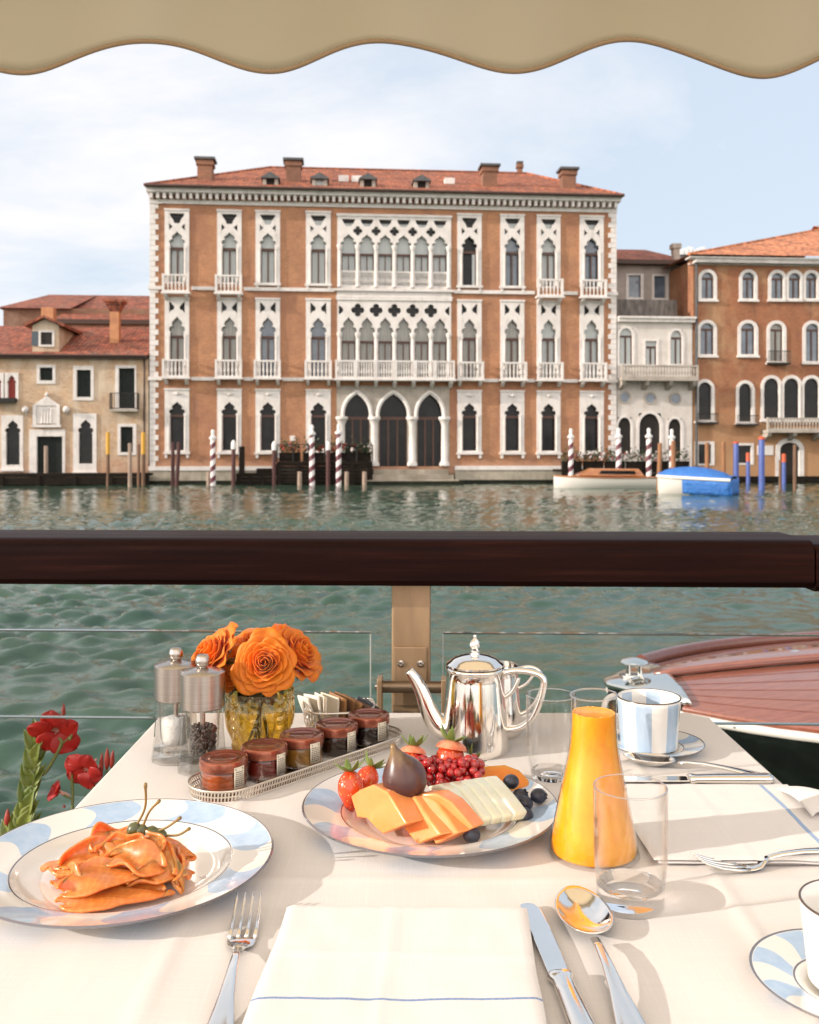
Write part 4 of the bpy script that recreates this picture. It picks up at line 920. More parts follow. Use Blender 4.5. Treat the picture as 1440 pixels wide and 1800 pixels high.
aw = thing('awning', 'beige fabric awning with scalloped brown hemmed valance hanging over the table', 'awning', (0, 2.0, 0))
def awning_mat():
    q = NT('beige awning canvas'); v = q.coord(); c = q.sep(v)
    wv = q.math('ADD', q.math('SINE', q.math('MULTIPLY', c[0], 2600)), q.math('SINE', q.math('MULTIPLY', c[2], 2600)))
    q.set(col=q.ramp(q.noise(v, 2.5, 5), [(.3,(.70,.61,.46)),(.7,(.76,.67,.51))]), rough=.9); q.bump(q.math('ADD', wv, q.noise(v, 300, 2)), .15, .001)
    tr = q.n('ShaderNodeBsdfTranslucent'); tr.inputs[0].default_value = (1,.885,.70,1); ms = q.n('ShaderNodeMixShader'); ms.inputs[0].default_value = .84
    q.l(q.b.outputs[0], ms.inputs[1]); q.l(tr.outputs[0], ms.inputs[2]); q.l(ms.outputs[0], q.out.inputs[0]); return q.m
m_aw = awning_mat(); m_hem = mat('brown hem tape', (.40,.28,.17), .9)
KX = [(-460,131),(-210,67),(40,131),(245,67),(480,131),(685,72),(905,124),(1115,78),(1330,133),(1550,72),(1780,131)]
def scallop(px):
    for (a, ya), (b, yb) in zip(KX, KX[1:]):
        if a <= px <= b: t_ = (px-a)/(b-a); return ya + (yb-ya)*(.5-.5*math.cos(math.pi*t_))
    return 100
def val(px, k):
    x = (px-720)*2.0/FPX; zb = CAMZ-(scallop(px)-HOR)*2.0/FPX; zt = CAMZ-(-60-HOR)*2.0/FPX
    y = .016*math.sin(x*9+.6)*(1-k) + .008*math.sin(x*23+2)*(1-k)
    return (x, y, zb+(zt-zb)*k)
f = MB(); f.grid(lambda a, b: val(-440+2200*a, b), 260, 8); f.build('valance', m_aw, aw, 180, solid=.0015)
f = MB(); f.grid(lambda a, b: tuple(Vector(val(-440+2200*a, 0)) + Vector((0, -.0014 if b < .5 else -.0014, .0095*b-.002))), 260, 1); f.build('hem', m_hem, aw, 180, solid=.003)
zt = CAMZ-(-60-HOR)*2.0/FPX
f = MB(); f.grid(lambda a, b: ((-1160+3760*a-720)*2.0/FPX, -1.9*b, zt+.02+.6*b-.05*math.sin(math.pi*b)), 20, 12); f.build('canopy', m_aw, aw, 180, solid=.002)
f = MB(); f.tube([(-2.2,0,zt+.03),(2.3,0,zt+.03)], .02, 10); f.build('front_bar', m_steel, aw, 60)

# ------------------------------------------------------------------ varnished motorboat moored beside the terrace
BD = R(1.0)
mb_ = thing('mahogany_motorboat', 'varnished mahogany motorboat bow with chrome fittings moored beyond the table', 'boat', (1.19, 5.66, 0), BD)
def mahog(name, a, b2, rough=.16, coat=.9, st=(.8,14,14)):
    q = NT(name); n_ = q.noise(q.coord(st), 4, 8, .6); q.set(col=q.ramp(n_, [(.3,a),(.7,b2)]), rough=rough+.1, coat=coat, coatr=.06); return q.m
m_mah = mahog('mahogany deck', (.22,.060,.036), (.32,.105,.060)); m_mah2 = mahog('orange mahogany', (.33,.115,.035), (.22,.065,.022)); m_mah3 = mahog('dark mahogany trim', (.13,.03,.018), (.20,.05,.03))
m_chrome = mat('chrome', (.78,.76,.73), .08, metal=1); m_hullk = mat('black hull paint', (.006,.007,.006), .12, coat=.6)
bw_ = lambda s: 1.30*(1-math.exp(-(s+.05)/.84)); bs_ = lambda s: .637+.006*s; bk_ = lambda s: -.4+.85*math.exp(-s/.5); bcr = lambda s: .255*(1-math.exp(-(s+.03)/1.25))
f = hull_mesh(8, bw_, bs_, bk_, 48, 12, .8); f.build('hull', m_hullk, mb_, 60)
f = deck_mesh(8, bw_, bs_, bcr, 60, 10, .0, .25, .004, -1.0, -.13); f.build('foredeck', m_mah, mb_, 180)
f = deck_mesh(8, bw_, bs_, bcr, 60, 10, .0, .25, .004, .13, 1.0); f.build('foredeck', m_mah2, mb_, 180)
f = deck_mesh(8, bw_, bs_, bcr, 60, 4, .0, .25, .03, -.13, .13); f.build('king_plank', m_mah, mb_, 180, solid=.03)
for k in (-.28,-.42,-.56,-.70,-.84,.3,.45,.6,.75,.9):
    f = MB(); f.tube([(s, bw_(s)*k, bs_(s)+bcr(s)*(1-k*k)+.0045) for s in np.linspace(.32, 7.9, 60)], .0028, 4); f.build('plank_seam', m_mah3, mb_)
for k in (-.135, .135):
    f = MB(); f.tube([(s, bw_(s)*k, bs_(s)+bcr(s)+.024) for s in np.linspace(.25, 7.9, 40)], .014, 6); f.build('trim_strip', m_mah3, mb_, 60)
f = deck_mesh(.33, bw_, bs_, bcr, 14, 10, -.012, -.03, .02); f.build('bow_plate', m_chrome, mb_, 180, solid=.035)
for sg, m_ in ((-1, m_mah), (1, m_mah3)):
    f = MB(); f.tube([(s, sg*(bw_(s)+.005), bs_(s)-.012 + (.06 if sg > 0 else 0)) for s in np.linspace(.3, 7.9, 40)], .02 if sg < 0 else .045, 8); f.build('toe_rail', m_, mb_, 60)
for sg in (-1, 1):
    f = MB(); f.tube([(s, sg*(bw_(s)*.985+.03), bs_(s)-.050) for s in np.linspace(.02, 7.9, 44)], .02, 8, flat=1.3); f.build('rub_rail', m_gel, mb_, 60)
zb = bs_(.14)+bcr(.14)+.03
f = MB(); f.box(.06,.22,-.04,.04,zb-.03,zb+.012); bo = f.build('bollard', m_chrome, mb_, bevel=.006)
for x in (.105, .175): f = MB(); f.lathe([(.016,zb+.01),(.014,zb+.075)], 12, (x,0,0)); f.build('bollard_post', m_chrome, bo, 60)
f = MB(); f.lathe([(.001,zb+.07),(.07,zb+.074),(.082,zb+.084),(.068,zb+.098),(.025,zb+.108),(.001,zb+.109)], 20, (.14,0,0)); f.build('bollard_top', m_chrome, bo, 60)
for s, k in ((1.12,.03),(1.9,.3),(2.05,.02),(1.5,-.35)):
    zz = bs_(s)+bcr(s)*(1-k*k)+.03; y = bw_(s)*k; f = MB(); f.tube([(s-.09,y,zz+.04),(s+.09,y,zz+.04)], .014, 8)
    if s > 1.8:
        for q_ in (-.06,.06): f.tube([(s+q_,y,zz-.02),(s+q_,y,zz+.04)], .012, 8)
        f.build('cleat', m_chrome, mb_, 60)
    else: f = MB(); f.lathe([(.04,zz-.02),(.035,zz+.012),(.001,zz+.02)], 14, (s,y,0)); f.build('deck_filler', m_chrome, mb_, 50)
for s in np.linspace(.5, 3.0, 7):
    zz = bs_(s)-.048; f = MB(); f.ball((s, -(bw_(s)*.985+.05), zz), .008, 8, 6); f.build('screw', m_chrome, mb_, 180)

# ------------------------------------------------------------------ red flowers beyond the glass panel
m_pet = mat('red trumpet petals', (.42,.012,.008), .55, c2=(.30,.008,.008), scale=20, sss=.15, ssss=.02)
m_pet_w = mat('pale flower throat', (.70,.38,.30), .5, sss=.1, ssss=.01); m_stem = mat('green stems', (.14,.16,.045), .55); m_bud = mat('red buds', (.28,.02,.015), .5, c2=(.36,.05,.03), scale=60)
m_leafp = mat('glossy green leaves', (.10,.16,.025), .4, c2=(.19,.22,.04), scale=14, coat=.2)
PD = 1.93
pl = thing('flowering_plant', 'red trumpet flowered plant growing beyond the glass beside the left plate', 'plant', P(70, 1560, PD))
pb = Vector(pl.location)
def L(px, py, dd=0.0): return P(px, py, PD+dd) - pb
def petal_flower(c, R_, tilt, az, n=5, open_=1.0, start=0.0, stem_to=None, throat=True):
    o = thing('flower', None, None); o.parent = pl; o.location = c; o.rotation_euler = (tilt, 0, az)
    for k in range(n):
        a = start + 2*math.pi*k/n + rnd.uniform(-.1,.1); sz = R_*rnd.uniform(.9, 1.1); tw = rnd.uniform(-.35, .35); f = MB()
        def fn(u, v, a=a, sz=sz, tw=tw):
            s = v; wd = sz*.52*math.sin(math.pi*min(1, .12+.8*s))**.8*(1 if s < .8 else 1-((s-.8)/.2)**2*.75); uu = (u-.5)*2
            r = sz*(.12+.9*s)*open_; z = sz*(.28*(1-math.exp(-5*s)) - .12*s*s) + wd*uu*tw*.9 + sz*.05*math.sin(5*uu+a)*s + (1-open_)*s*sz*.9
            t_ = uu*wd + sz*.18*s*s
            return (r*math.cos(a)-t_*math.sin(a), r*math.sin(a)+t_*math.cos(a), z)
        f.grid(fn, 8, 10); f.build('petal', m_pet, o, 180, solid=.0006)
    if throat:
        f = MB(); f.lathe([(.003,-R_*.75),(.004,-R_*.45),(R_*.13,-R_*.1),(R_*.16,R_*.05)], 12); f.build('throat', m_pet_w, o, 180)
    return o
# three blossoms: seen from behind/side as in the photograph
petal_flower(L(98,1283), .052, R(112), R(8), start=.25)
petal_flower(L(152,1352), .044, R(108), R(-20), start=.9)
o = petal_flower(L(104,1392), .030, R(60), R(-62), open_=.72, start=.3)
def stemtube(pts, r, name='stem', m_=None):
    f = MB(); f.tube(pts, r, 7); f.build(name, m_ or m_stem, pl, 60)
def curve(pts, n=8):
    """Catmull-Rom through the points"""
    pts = [Vector(p) for p in pts]; q = [2*pts[0]-pts[1]] + pts + [2*pts[-1]-pts[-2]]; out = []
    for i in range(1, len(q)-2):
        for k in range(n):
            t_ = k/n; a, b, c, d_ = q[i-1], q[i], q[i+1], q[i+2]
            out.append(.5*((2*b)+(c-a)*t_+(2*a-5*b+4*c-d_)*t_*t_+(3*b-a-3*c+d_)*t_**3))
    return out + [pts[-1]]
stemtube(curve([(0,0,-.35), L(46,1480), L(62,1380), L(84,1352), L(108,1308), L(104,1296)]), [.004]*8*5+[.0028]); stemtube(curve([L(108,1308), L(120,1298), L(130,1284)]), .002)
stemtube(curve([L(46,1480), L(56,1400), L(66,1340), L(66,1300)]), .0042); stemtube(curve([L(70,1560), L(120,1450), L(128,1405), L(126,1360)]), .003); stemtube(curve([L(128,1405), L(112,1398)]), .0022)
stemtube(curve([L(150,1460), L(165,1385), L(168,1368)]), .0026); stemtube(curve([L(150,1460), L(186,1370), L(186,1345)]), .0022); stemtube(curve([L(5,1560), L(12,1470), L(14,1440)]), .003)
for a, b_, r_ in (((112,1262),(112,1235),.0042),((122,1302),(130,1284),.003),((125,1372),(125,1343),.0035),((176,1370),(180,1322),.0052),((188,1352),(189,1314),.0056),((196,1350),(199,1318),.005),((12,1452),(14,1421),.006),((113,1420),(113,1414),.003)):
    p0, p1 = L(*a), L(*b_); f = MB(); f.tube([p0+(p1-p0)*t_ for t_ in (0,.15,.4,.7,.9,1)], [r_*.4,r_*.8,r_,r_*.75,r_*.35,r_*.05], 10); f.build('bud', m_bud if b_ != (130,1284) else m_stem, pl, 180)
def leaf(base, dirv, length, width, nrm, fold=.35):
    d_ = Vector(dirv).normalized(); n_ = Vector(nrm); s_ = d_.cross(n_).normalized(); n_ = s_.cross(d_)
    f = MB()
    def fn(u, v):
        w_ = width*math.sin(math.pi*min(1, v**.8))*(1-.2*v); uu = (u-.5)*2
        return tuple(Vector(base) + d_*length*v + s_*w_*uu*.5 + n_*(abs(uu)*w_*fold - .25*length*v*v))
    f.grid(fn, 6, 10); return f.build('leaf', m_leafp, pl, 180, solid=.0008)
for k, (px, py) in enumerate([(66,1302),(64,1318),(63,1335),(60,1350),(59,1365),(57,1380),(55,1395),(52,1412),(49,1430),(46,1446),(44,1460),(40,1476)]):
    for sgn in (-1, 1):
        a = sgn*(1 if k % 2 else .55); leaf(L(px, py), (.42*a+rnd.uniform(-.1,.1), rnd.uniform(-.5,.3)*(1 if sgn > 0 else -1), .95), (.040 if k > 1 else .046)+.0018*k, .025+.0013*k, (-.3*sgn, -1, .15))
for px, py, dx_ in ((20,1462,-.4),(30,1475,.3),(8,1470,.1),(70,1470,.5)):
    leaf(L(px, py+20), (dx_, -.2, 1), .05, .025, (0,-1,.2))
f = MB(); f.box(-.45,.5,-.0,.2,-.62,-.4); f.build('planter_box', m_timber, pl)
# ================================================================== the breakfast table
# ------------------------------------------------------------------ white linen
def linen(name, c, c2, sc_=1.0, stripe=None, tint=None):
    q = NT(name); v = q.coord(); s = q.sep(v)
    w1 = q.math('SINE', q.math('MULTIPLY', s[0], 4200/sc_)); w2 = q.math('SINE', q.math('MULTIPLY', s[1], 4200/sc_))
    slub = q.math('ADD', q.noise(q.coord((14,900,14)), 1, 3, .6), q.noise(q.coord((900,14,14)), 1, 3, .6))
    base = q.ramp(slub, [(.35*2,(c2)),(.62*2 if False else .6,(c))]); base = q.mix(q.ramp(slub, [(.8,0),(1.0,.6)]), c, c2)
    if stripe:                                               # woven blue line at local axis/position
        ax, pos, wd, cc = stripe; d_ = q.math('ABSOLUTE', q.math('SUBTRACT', q.math('ADD', s[ax], q.math('MULTIPLY', q.math('SUBTRACT', q.noise(q.coord((9,9,9)), 2, 2), .5), .004)), pos))
        f = q.math('LESS_THAN', d_, wd); f = q.math('MULTIPLY', f, q.ramp(q.noise(q.coord((700,700,1)), 1, 2), [(.3,.6),(.6,.95)])); base = q.mix(f, base, cc)
    q.set(col=base, rough=.9, sheen=.15)
    q.bump(q.math('ADD', q.math('MULTIPLY', q.math('ADD', w1, w2), .35), q.math('MULTIPLY', slub, .5)), .14, .0004); return q.m
m_cloth = linen('table linen', (.69,.645,.615), (.62,.575,.54))
TX0, TX1, TY0, TY1 = -.394, .470, .60, 1.521
def cloth():
    t = MB(); r = .018; n = 44
    pts = []; 
    def seg(a, b, k): return [(a[0]+(b[0]-a[0])*i/k, a[1]+(b[1]-a[1])*i/k) for i in range(k)]
    c = .03; n = 90; pts += seg((TX0+c,TY0),(TX1-c,TY0),n) + seg((TX1-c,TY0),(TX1,TY0+c),4) + seg((TX1,TY0+c),(TX1,TY1-c),n) + seg((TX1,TY1-c),(TX1-c,TY1),4) + seg((TX1-c,TY1),(TX0+c,TY1),n) + seg((TX0+c,TY1),(TX0,TY1-c),4) + seg((TX0,TY1-c),(TX0,TY0+c),n) + seg((TX0,TY0+c),(TX0+c,TY0),4)
    N = len(pts); mxc, myc = (TX0+TX1)/2, (TY0+TY1)/2
    nor = []
    for i in range(N):
        a, b = Vector(pts[i-1]), Vector(pts[(i+1) % N]); d_ = (b-a).normalized(); nor.append(Vector((d_.y, -d_.x)))
    def wr(x, y): return .0011*mnoise.noise(Vector((x*7, y*4, 1))) + .0006*mnoise.noise(Vector((x*22, y*16, 4))) + .0016*math.exp(-((x-.30)/.007)**2) + .0014*math.exp(-((x+.20)/.007)**2) + .0015*math.exp(-((y-.93)/.007)**2) + .0009*mnoise.noise(Vector((x*13+y*5, y*3, 9)))
    V = []; rings = [k/90 for k in range(1, 91)]
    V.append((mxc, myc, TZ + wr(mxc, myc)))
    for k in rings:
        for i in range(N): x, y = mxc+(pts[i][0]-mxc)*k*(1-.012), myc+(pts[i][1]-myc)*k*(1-.012); V.append((x, y, TZ + wr(x, y)))
    drops = [.0005,.003,.008,.016,.05,.12,.22,.34,.46,.56]
    for j, dz in enumerate(drops):
        out = [0,.0015,.0025,.003][min(j,3)]
        for i in range(N):
            amp = .022*min(1, dz/.4); o_ = out + amp*(.8+math.sin(i*.42+1.3*math.sin(i*.11))) + .02*dz
            V.append((pts[i][0]+nor[i].x*o_*1-nor[i].x*.003, pts[i][1]+nor[i].y*o_-nor[i].y*.003, TZ - dz))
    Fs = [(0, 1+i, 1+(i+1) % N) for i in range(N)]; R_ = len(rings) + len(drops)
    for k in range(R_-1):
        for i in range(N): a = 1+k*N; Fs.append((a+i, a+N+i, a+N+(i+1) % N, a+(i+1) % N))
    t.add(V, Fs); o = t.build('tablecloth', m_cloth, None, 180); tag(o, 'pale linen tablecloth spread over the whole breakfast table', 'tablecloth')
cloth()
f = MB(); f.box(TX0+.03, TX1-.03, TY0+.03, TY1-.03, TZ-.03, TZ-.004)
H = TZ-.0015                                               # where things rest

def napkin(name, label, x0, x1, y0, y1, stripe, seed, h=.011, layers=3, skew=(0,0)):
    r = random.Random(seed); cx_, cy_ = (x0+x1)/2, (y0+y1)/2; m_ = linen(name + ' linen', (.71,.675,.655), (.65,.615,.59), 1.2, stripe)
    t = thing('napkin', label, 'napkin', (cx_, cy_, H+.001))
    for j in range(layers):
        f = MB(); hx, hy = (x1-x0)/2 - .0015*(layers-1-j)*r.uniform(.2,2), (y1-y0)/2 - .002*(layers-1-j)*r.uniform(-.6,2); z0 = h*j/layers; zz = h/layers*.93; sd = r.uniform(0, 50)
        ox, oy = r.uniform(-.0015,.0015), r.uniform(-.0015,.0015)
        def fn(u, v, top):
            x, y = hx*(2*u-1), hy*(2*v-1); e = min(1, (min(u,1-u)*2*hx)/.006, (min(v,1-v)*2*hy)/.006); e = math.sqrt(max(0, 1-(1-e)**2))
            z = .0014*mnoise.noise(Vector((x*14, y*14, sd))) + .0008*mnoise.noise(Vector((x*40, y*25, sd))); z += (.0009*math.exp(-((x+.012)/.0035)**2) + .0008*math.exp(-((y-.02)/.0035)**2)); wob = .0025*mnoise.noise(Vector((x*12, y*12, sd+9)))
            return (x+ox+wob+skew[0]*y, y+oy+wob*.8+skew[1]*x, z0 + zz*.5 + (zz*.5*e if top else -zz*.5*e) + (z if j == layers-1 or top else z*.6)*min(1,j*.5+.3))
        f.grid(lambda u, v: fn(u, v, True), 44, 44); f.grid(lambda u, v: fn(u, v, False), 44, 44); f.build('fold', m_, t, 180)
    return t
napkin('front napkin', 'folded white napkin with a blue line across, between the fork and the knife', -.1145, .1005, .650, .858, (1, .712-.754, .0014, (.05,.17,.42)), 3, skew=(.05,-.03))
napkin('side napkin', 'folded white napkin with a thick blue stripe at the right table edge', .245, .466, .957, 1.176, (0, .4300-.3555, .0026, (.16,.30,.54)), 5, h=.009)
f = MB()
f.grid(lambda u, v: (.466+.085*(u-.25), 1.105+.10*(v-.5)+.012*math.sin(9*u), H+.012+.014*math.sin(3.1*v+.4)*math.sin(2.6*u+.5)-.05*max(0,u-.45)**1.5), 24, 24)
tag(f.build('napkin', linen('bread napkin linen', (.71,.675,.655), (.65,.615,.59)), None, 180, solid=.0022), 'crumpled white napkin corner hanging over the far right table edge', 'napkin')

# ------------------------------------------------------------------ porcelain
def porcelain(name, kind, r0=0.0, r1=0.0, n=8, swirl=9.0):
    q = NT(name); c = q.sep(q.coord()); r = q.math('SQRT', q.math('ADD', q.math('POWER', c[0], 2), q.math('POWER', c[1], 2))); th = q.math('ARCTAN2', c[1], c[0])
    W = (.78,.745,.69); B = (.40,.53,.70)
    if kind == 'plate':
        ph = q.math('ADD', q.math('MULTIPLY', th, n), q.math('MULTIPLY', q.math('SINE', q.math('MULTIPLY', q.math('SUBTRACT', r, r0), math.pi/(r1-r0)*.9)), 1.3))
        f = q.math('GREATER_THAN', q.math('SINE', ph), 0.05)
        f = q.math('MULTIPLY', f, q.math('MULTIPLY', q.math('GREATER_THAN', r, r0+.0012), q.math('LESS_THAN', r, r1-.0028)))
        brush = q.ramp(q.noise(q.coord((30,30,30)), 3, 5), [(.3,(.36,.49,.67)),(.7,(.46,.58,.73))])
        cc = q.mix(f, W, brush)
        ring = q.math('MAXIMUM', q.math('LESS_THAN', q.math('ABSOLUTE', q.math('SUBTRACT', r, r0)), .0008), q.math('GREATER_THAN', r, r1-.0022))
        cc = q.mix(ring, cc, (.13,.12,.135))
    else:
        f = q.math('GREATER_THAN', q.math('SINE', q.math('ADD', q.math('MULTIPLY', th, n), .9)), 0)
        f = q.math('MULTIPLY', f, q.math('LESS_THAN', c[2], r1)); cc = q.mix(f, W, q.ramp(q.noise(q.coord((40,40,8)), 3, 4), [(.3,(.35,.45,.57)),(.7,(.42,.52,.63))]))
    q.set(col=cc, rough=.16, coat=.6, coatr=.04); return q.m
m_rimline = mat('dark platinum rim', (.17,.12,.095), .25, metal=.7)
def plate(label, x, y, R_, r0, rz, h=.021):
    t = thing('dinner_plate', label, 'plate', (x, y, H), rz); m_ = porcelain('striped porcelain plate', 'plate', r0, R_, 8)
    prof = [(.001,.0035),(r0*.8,.0035),(r0*.89,.0042),(r0*.95,.0085),(r0*.985,.0115),(r0,.0122),(r0+.008,.0127),((r0+R_)/2,.0160),(R_-.004,h-.001),(R_-.0012,h),(R_,h-.0012),(R_-.0012,h-.0026),((r0+R_)/2,.0125),(r0*.98,.006),(r0*.9,.0008),(r0*.72,0),(r0*.70,.0012),(.001,.0015)]
    f = MB(); f.lathe(prof, 128); f.build('body', m_, t, 50); return t
sp = plate('blue and white striped plate of smoked salmon at the left table edge', -.283, .947, .147, .1055, .3)
fp = plate('blue and white striped plate of cut fruit in the middle of the table', .0237, 1.0838, .145, .101, .55)
SPZ = H + .0037; FPZ = H + .0037

def cup(label, slabel, x, y, sx, sy, haz, saucer_r=.066, rim=.0425, hgt=.064, plain=False, grp=None):
    s = thing('saucer', slabel, 'saucer', (sx, sy, H), .2); f = MB()
    f.lathe([(.001,.003),(.030,.003),(.0335,.0055),(.0365,.0058),(.040,.0065),(saucer_r-.003,.0125),(saucer_r,.0128),(saucer_r-.001,.0112),(.040,.0025),(.032,0),(.001,.0012)], 80)
    f.build('body', porcelain('striped saucer', 'plate', .0385, saucer_r, 8), s, 50)
    c = thing('coffee_cup', label, 'cup', (x, y, H+.0035), 0); f = MB(); rb = .039 if not plain else .036
    pr = [(.001,0),(rb-.006,0),(rb,.004)] + [(rb+(rim-rb)*(k/8)**1.0, .004+(hgt-.004)*k/8) for k in range(1,9)] + [(rim-.0012,hgt+.0012),(rim-.0026,hgt)] + [(rim-.0028-(rim-rb)*(k/6), hgt-(hgt-.006)*k/6) for k in range(1,7)] + [(.001,.0055)]
    f.lathe(pr, 72); f.build('body', porcelain('striped cup', 'cup', 0, hgt*.965, 6) if not plain else mat('plain porcelain', (.80,.775,.735), .16, coat=.6, coatr=.04), c, 50)
    f = MB(); f.tube([(rim*math.cos(a)-.0008*math.cos(a), rim*math.sin(a)-.0008*math.sin(a), hgt+.0004) for a in np.linspace(0, 2*math.pi, 73)], .0011, 6, False); f.build('rim_line', m_rimline, c, 180)
    f = MB(); ca, sa = math.cos(haz), math.sin(haz)
    hp = curve([(.0405,hgt*.86),(.052,hgt*.92),(.0625,hgt*.78),(.064,hgt*.52),(.053,hgt*.27),(.0375,hgt*.22)] and [Vector((a*ca, a*sa, b)) for a, b in ((.0395,hgt*.86),(.052,hgt*.92),(.0625,hgt*.78),(.064,hgt*.52),(.053,hgt*.27),(.0365,hgt*.22))], 6)
    f.tube(hp, .0042, 10, True); f.build('handle', mat('cup handle porcelain', (.78,.75,.71), .16, coat=.6), c, 180); return c
cup('tall blue and white striped coffee cup right behind the juice carafe', 'striped saucer under the tall striped coffee cup at the far right', .334, 1.334, .343, 1.334, R(150), .067, .0438, .071)
cup('white coffee cup with dark rim line cut by the right picture edge', 'striped saucer at the lower right corner beside the knife and spoon', .348, .742, .340, .742, R(70), .072, plain=True)

# ------------------------------------------------------------------ silver and cutlery
m_silver = NT('polished silver'); v_ = m_silver.coord(); m_silver.set(col=m_silver.ramp(m_silver.noise(v_, 30, 6), [(.3,(.86,.81,.75)),(.7,(.92,.88,.83))]), metal=1, rough=m_silver.ramp(m_silver.noise(v_, 60, 6, .7), [(.35,.05),(.75,.14)])); m_silver.bump(m_silver.noise(v_, 45, 2), .03, .001); m_silver = m_silver.m
m_silver_r = mat('satin silver', (.86,.81,.74), .22, metal=1, bump=.05, bscale=150, bdist=.0005)
m_tray = mat('pierced silver', (.80,.74,.66), .3, metal=.85)
def strip(f, st, n=14, flat=.35):
    """handle shape: stations (y, half width, z, half thickness)"""
    vs = []; 
    for y, w_, z, th in st:
        for k in range(n): a = 2*math.pi*k/n; c, s = math.cos(a), math.sin(a); vs.append((w_*math.copysign(abs(c)**.7, c), y, z+th*math.copysign(abs(s)**.8, s)))
    m = len(st); fs = [(i*n+k, i*n+(k+1) % n, (i+1)*n+(k+1) % n, (i+1)*n+k) for i in range(m-1) for k in range(n)]; fs += [tuple(range(n)), tuple(range((m-1)*n, m*n))]
    return f.add(vs, fs)
HANDLE = [(-.205,.003,.0045,.0012),(-.203,.0085,.0047,.0016),(-.196,.0108,.0052,.0018),(-.18,.0098,.0066,.0019),(-.15,.0062,.0098,.0019),(-.12,.0043,.0118,.0019),(-.095,.0036,.0112,.0020),(-.08,.0036,.0088,.0020)]
def fork(label, x, y, rz):
    t = thing('fork', label, 'fork', (x, y, H), rz); f = MB(); strip(f, HANDLE); f.build('handle', m_silver, t, 180)
    f = MB(); strip(f, [(-.08,.0036,.0088,.002),(-.074,.0062,.0066,.0017),(-.067,.0108,.0046,.0014),(-.058,.0125,.0040,.0013),(-.052,.0127,.0041,.0012)]); 
    for k in range(4):
        xx = -.0108+.0072*k; f.tube([(xx,-.053,.0041),(xx,-.04,.0050),(xx*.99,-.022,.0090),(xx*.98,-.006,.0150),(xx*.97,0,.0180)], [.0019,.0018,.0016,.0012,.0007], 8)
    f.build('head', m_silver, t, 180); return t
def spoon(label, x, y, rz, k=1.0):
    t = thing('spoon', label, 'spoon', (x, y, H), rz); f = MB(); strip(f, [(a*k,b*k,c,d_) for a, b, c, d_ in HANDLE]); f.build('handle', m_silver, t, 180)
    f = MB(); Lb, Wb = .078*k, .0215*k
    def fn(u, v):
        s = v; a = 2*math.pi*u; rr = s; yy = -Lb*.5 + Lb*.5*rr*math.sin(a); ww = Wb*rr*math.cos(a)*(1+.16*math.sin(a)*0 - .10*(math.sin(a)))
        return (ww, yy, .0022 + .0105*rr**2.2)
    f.grid(fn, 48, 12, True); f.build('bowl', m_silver, t, 180, solid=.0013)
    return t
def knife(label, x, y, rz, blade=.125):
    t = thing('knife', label, 'knife', (x, y, H), rz); f = MB()
    prof = [(-.0085,-blade),(.0085,-blade),(.0095,-blade*.75),(.0100,-blade*.35),(.0088,-.012),(.0050,-.0025),(0,0),(-.005,-.001),(-.0085,-.004)]
    th = [(a, b, .0052) for a, b in prof]; f.prism(th, (0,0,.0016)); f.build('blade', m_silver, t, bevel=.0006)
    f = MB(); strip(f, [(-blade-.001,.0095,.006,.0045),(-blade-.004,.0108,.0065,.0056),(-blade-.008,.0092,.0065,.0052),(-blade-.012,.0080,.0064,.0048),(-blade-.03,.0086,.0064,.0052),(-blade-.07,.0098,.0064,.0056),(-blade-.10,.0104,.0064,.0058),(-blade-.106,.0085,.0064,.0045),(-blade-.107,.003,.0064,.002)]); f.build('handle', m_silver, t, 180); return t
fork('silver dinner fork with four tines left of the front napkin', -.1455, .868, R(3))
knife('silver dinner knife between the front napkin and the spoon', .108, .873, R(5), .118)
spoon('silver tablespoon right of the dinner knife', .1525, .893, R(2), 1.12)
fork('silver fork lying sideways in front of the right napkin', .283, .943, R(104))
knife('silver knife lying sideways along the far edge of the right napkin', .232, 1.199, R(91), .118)
spoon('silver spoon lying sideways behind the sideways knife', .286, 1.277, R(70), .86)
spoon('teaspoon behind the striped cup with only its handle end showing', .304, 1.374, R(98), .5)
bpy.context.view_layer.update()

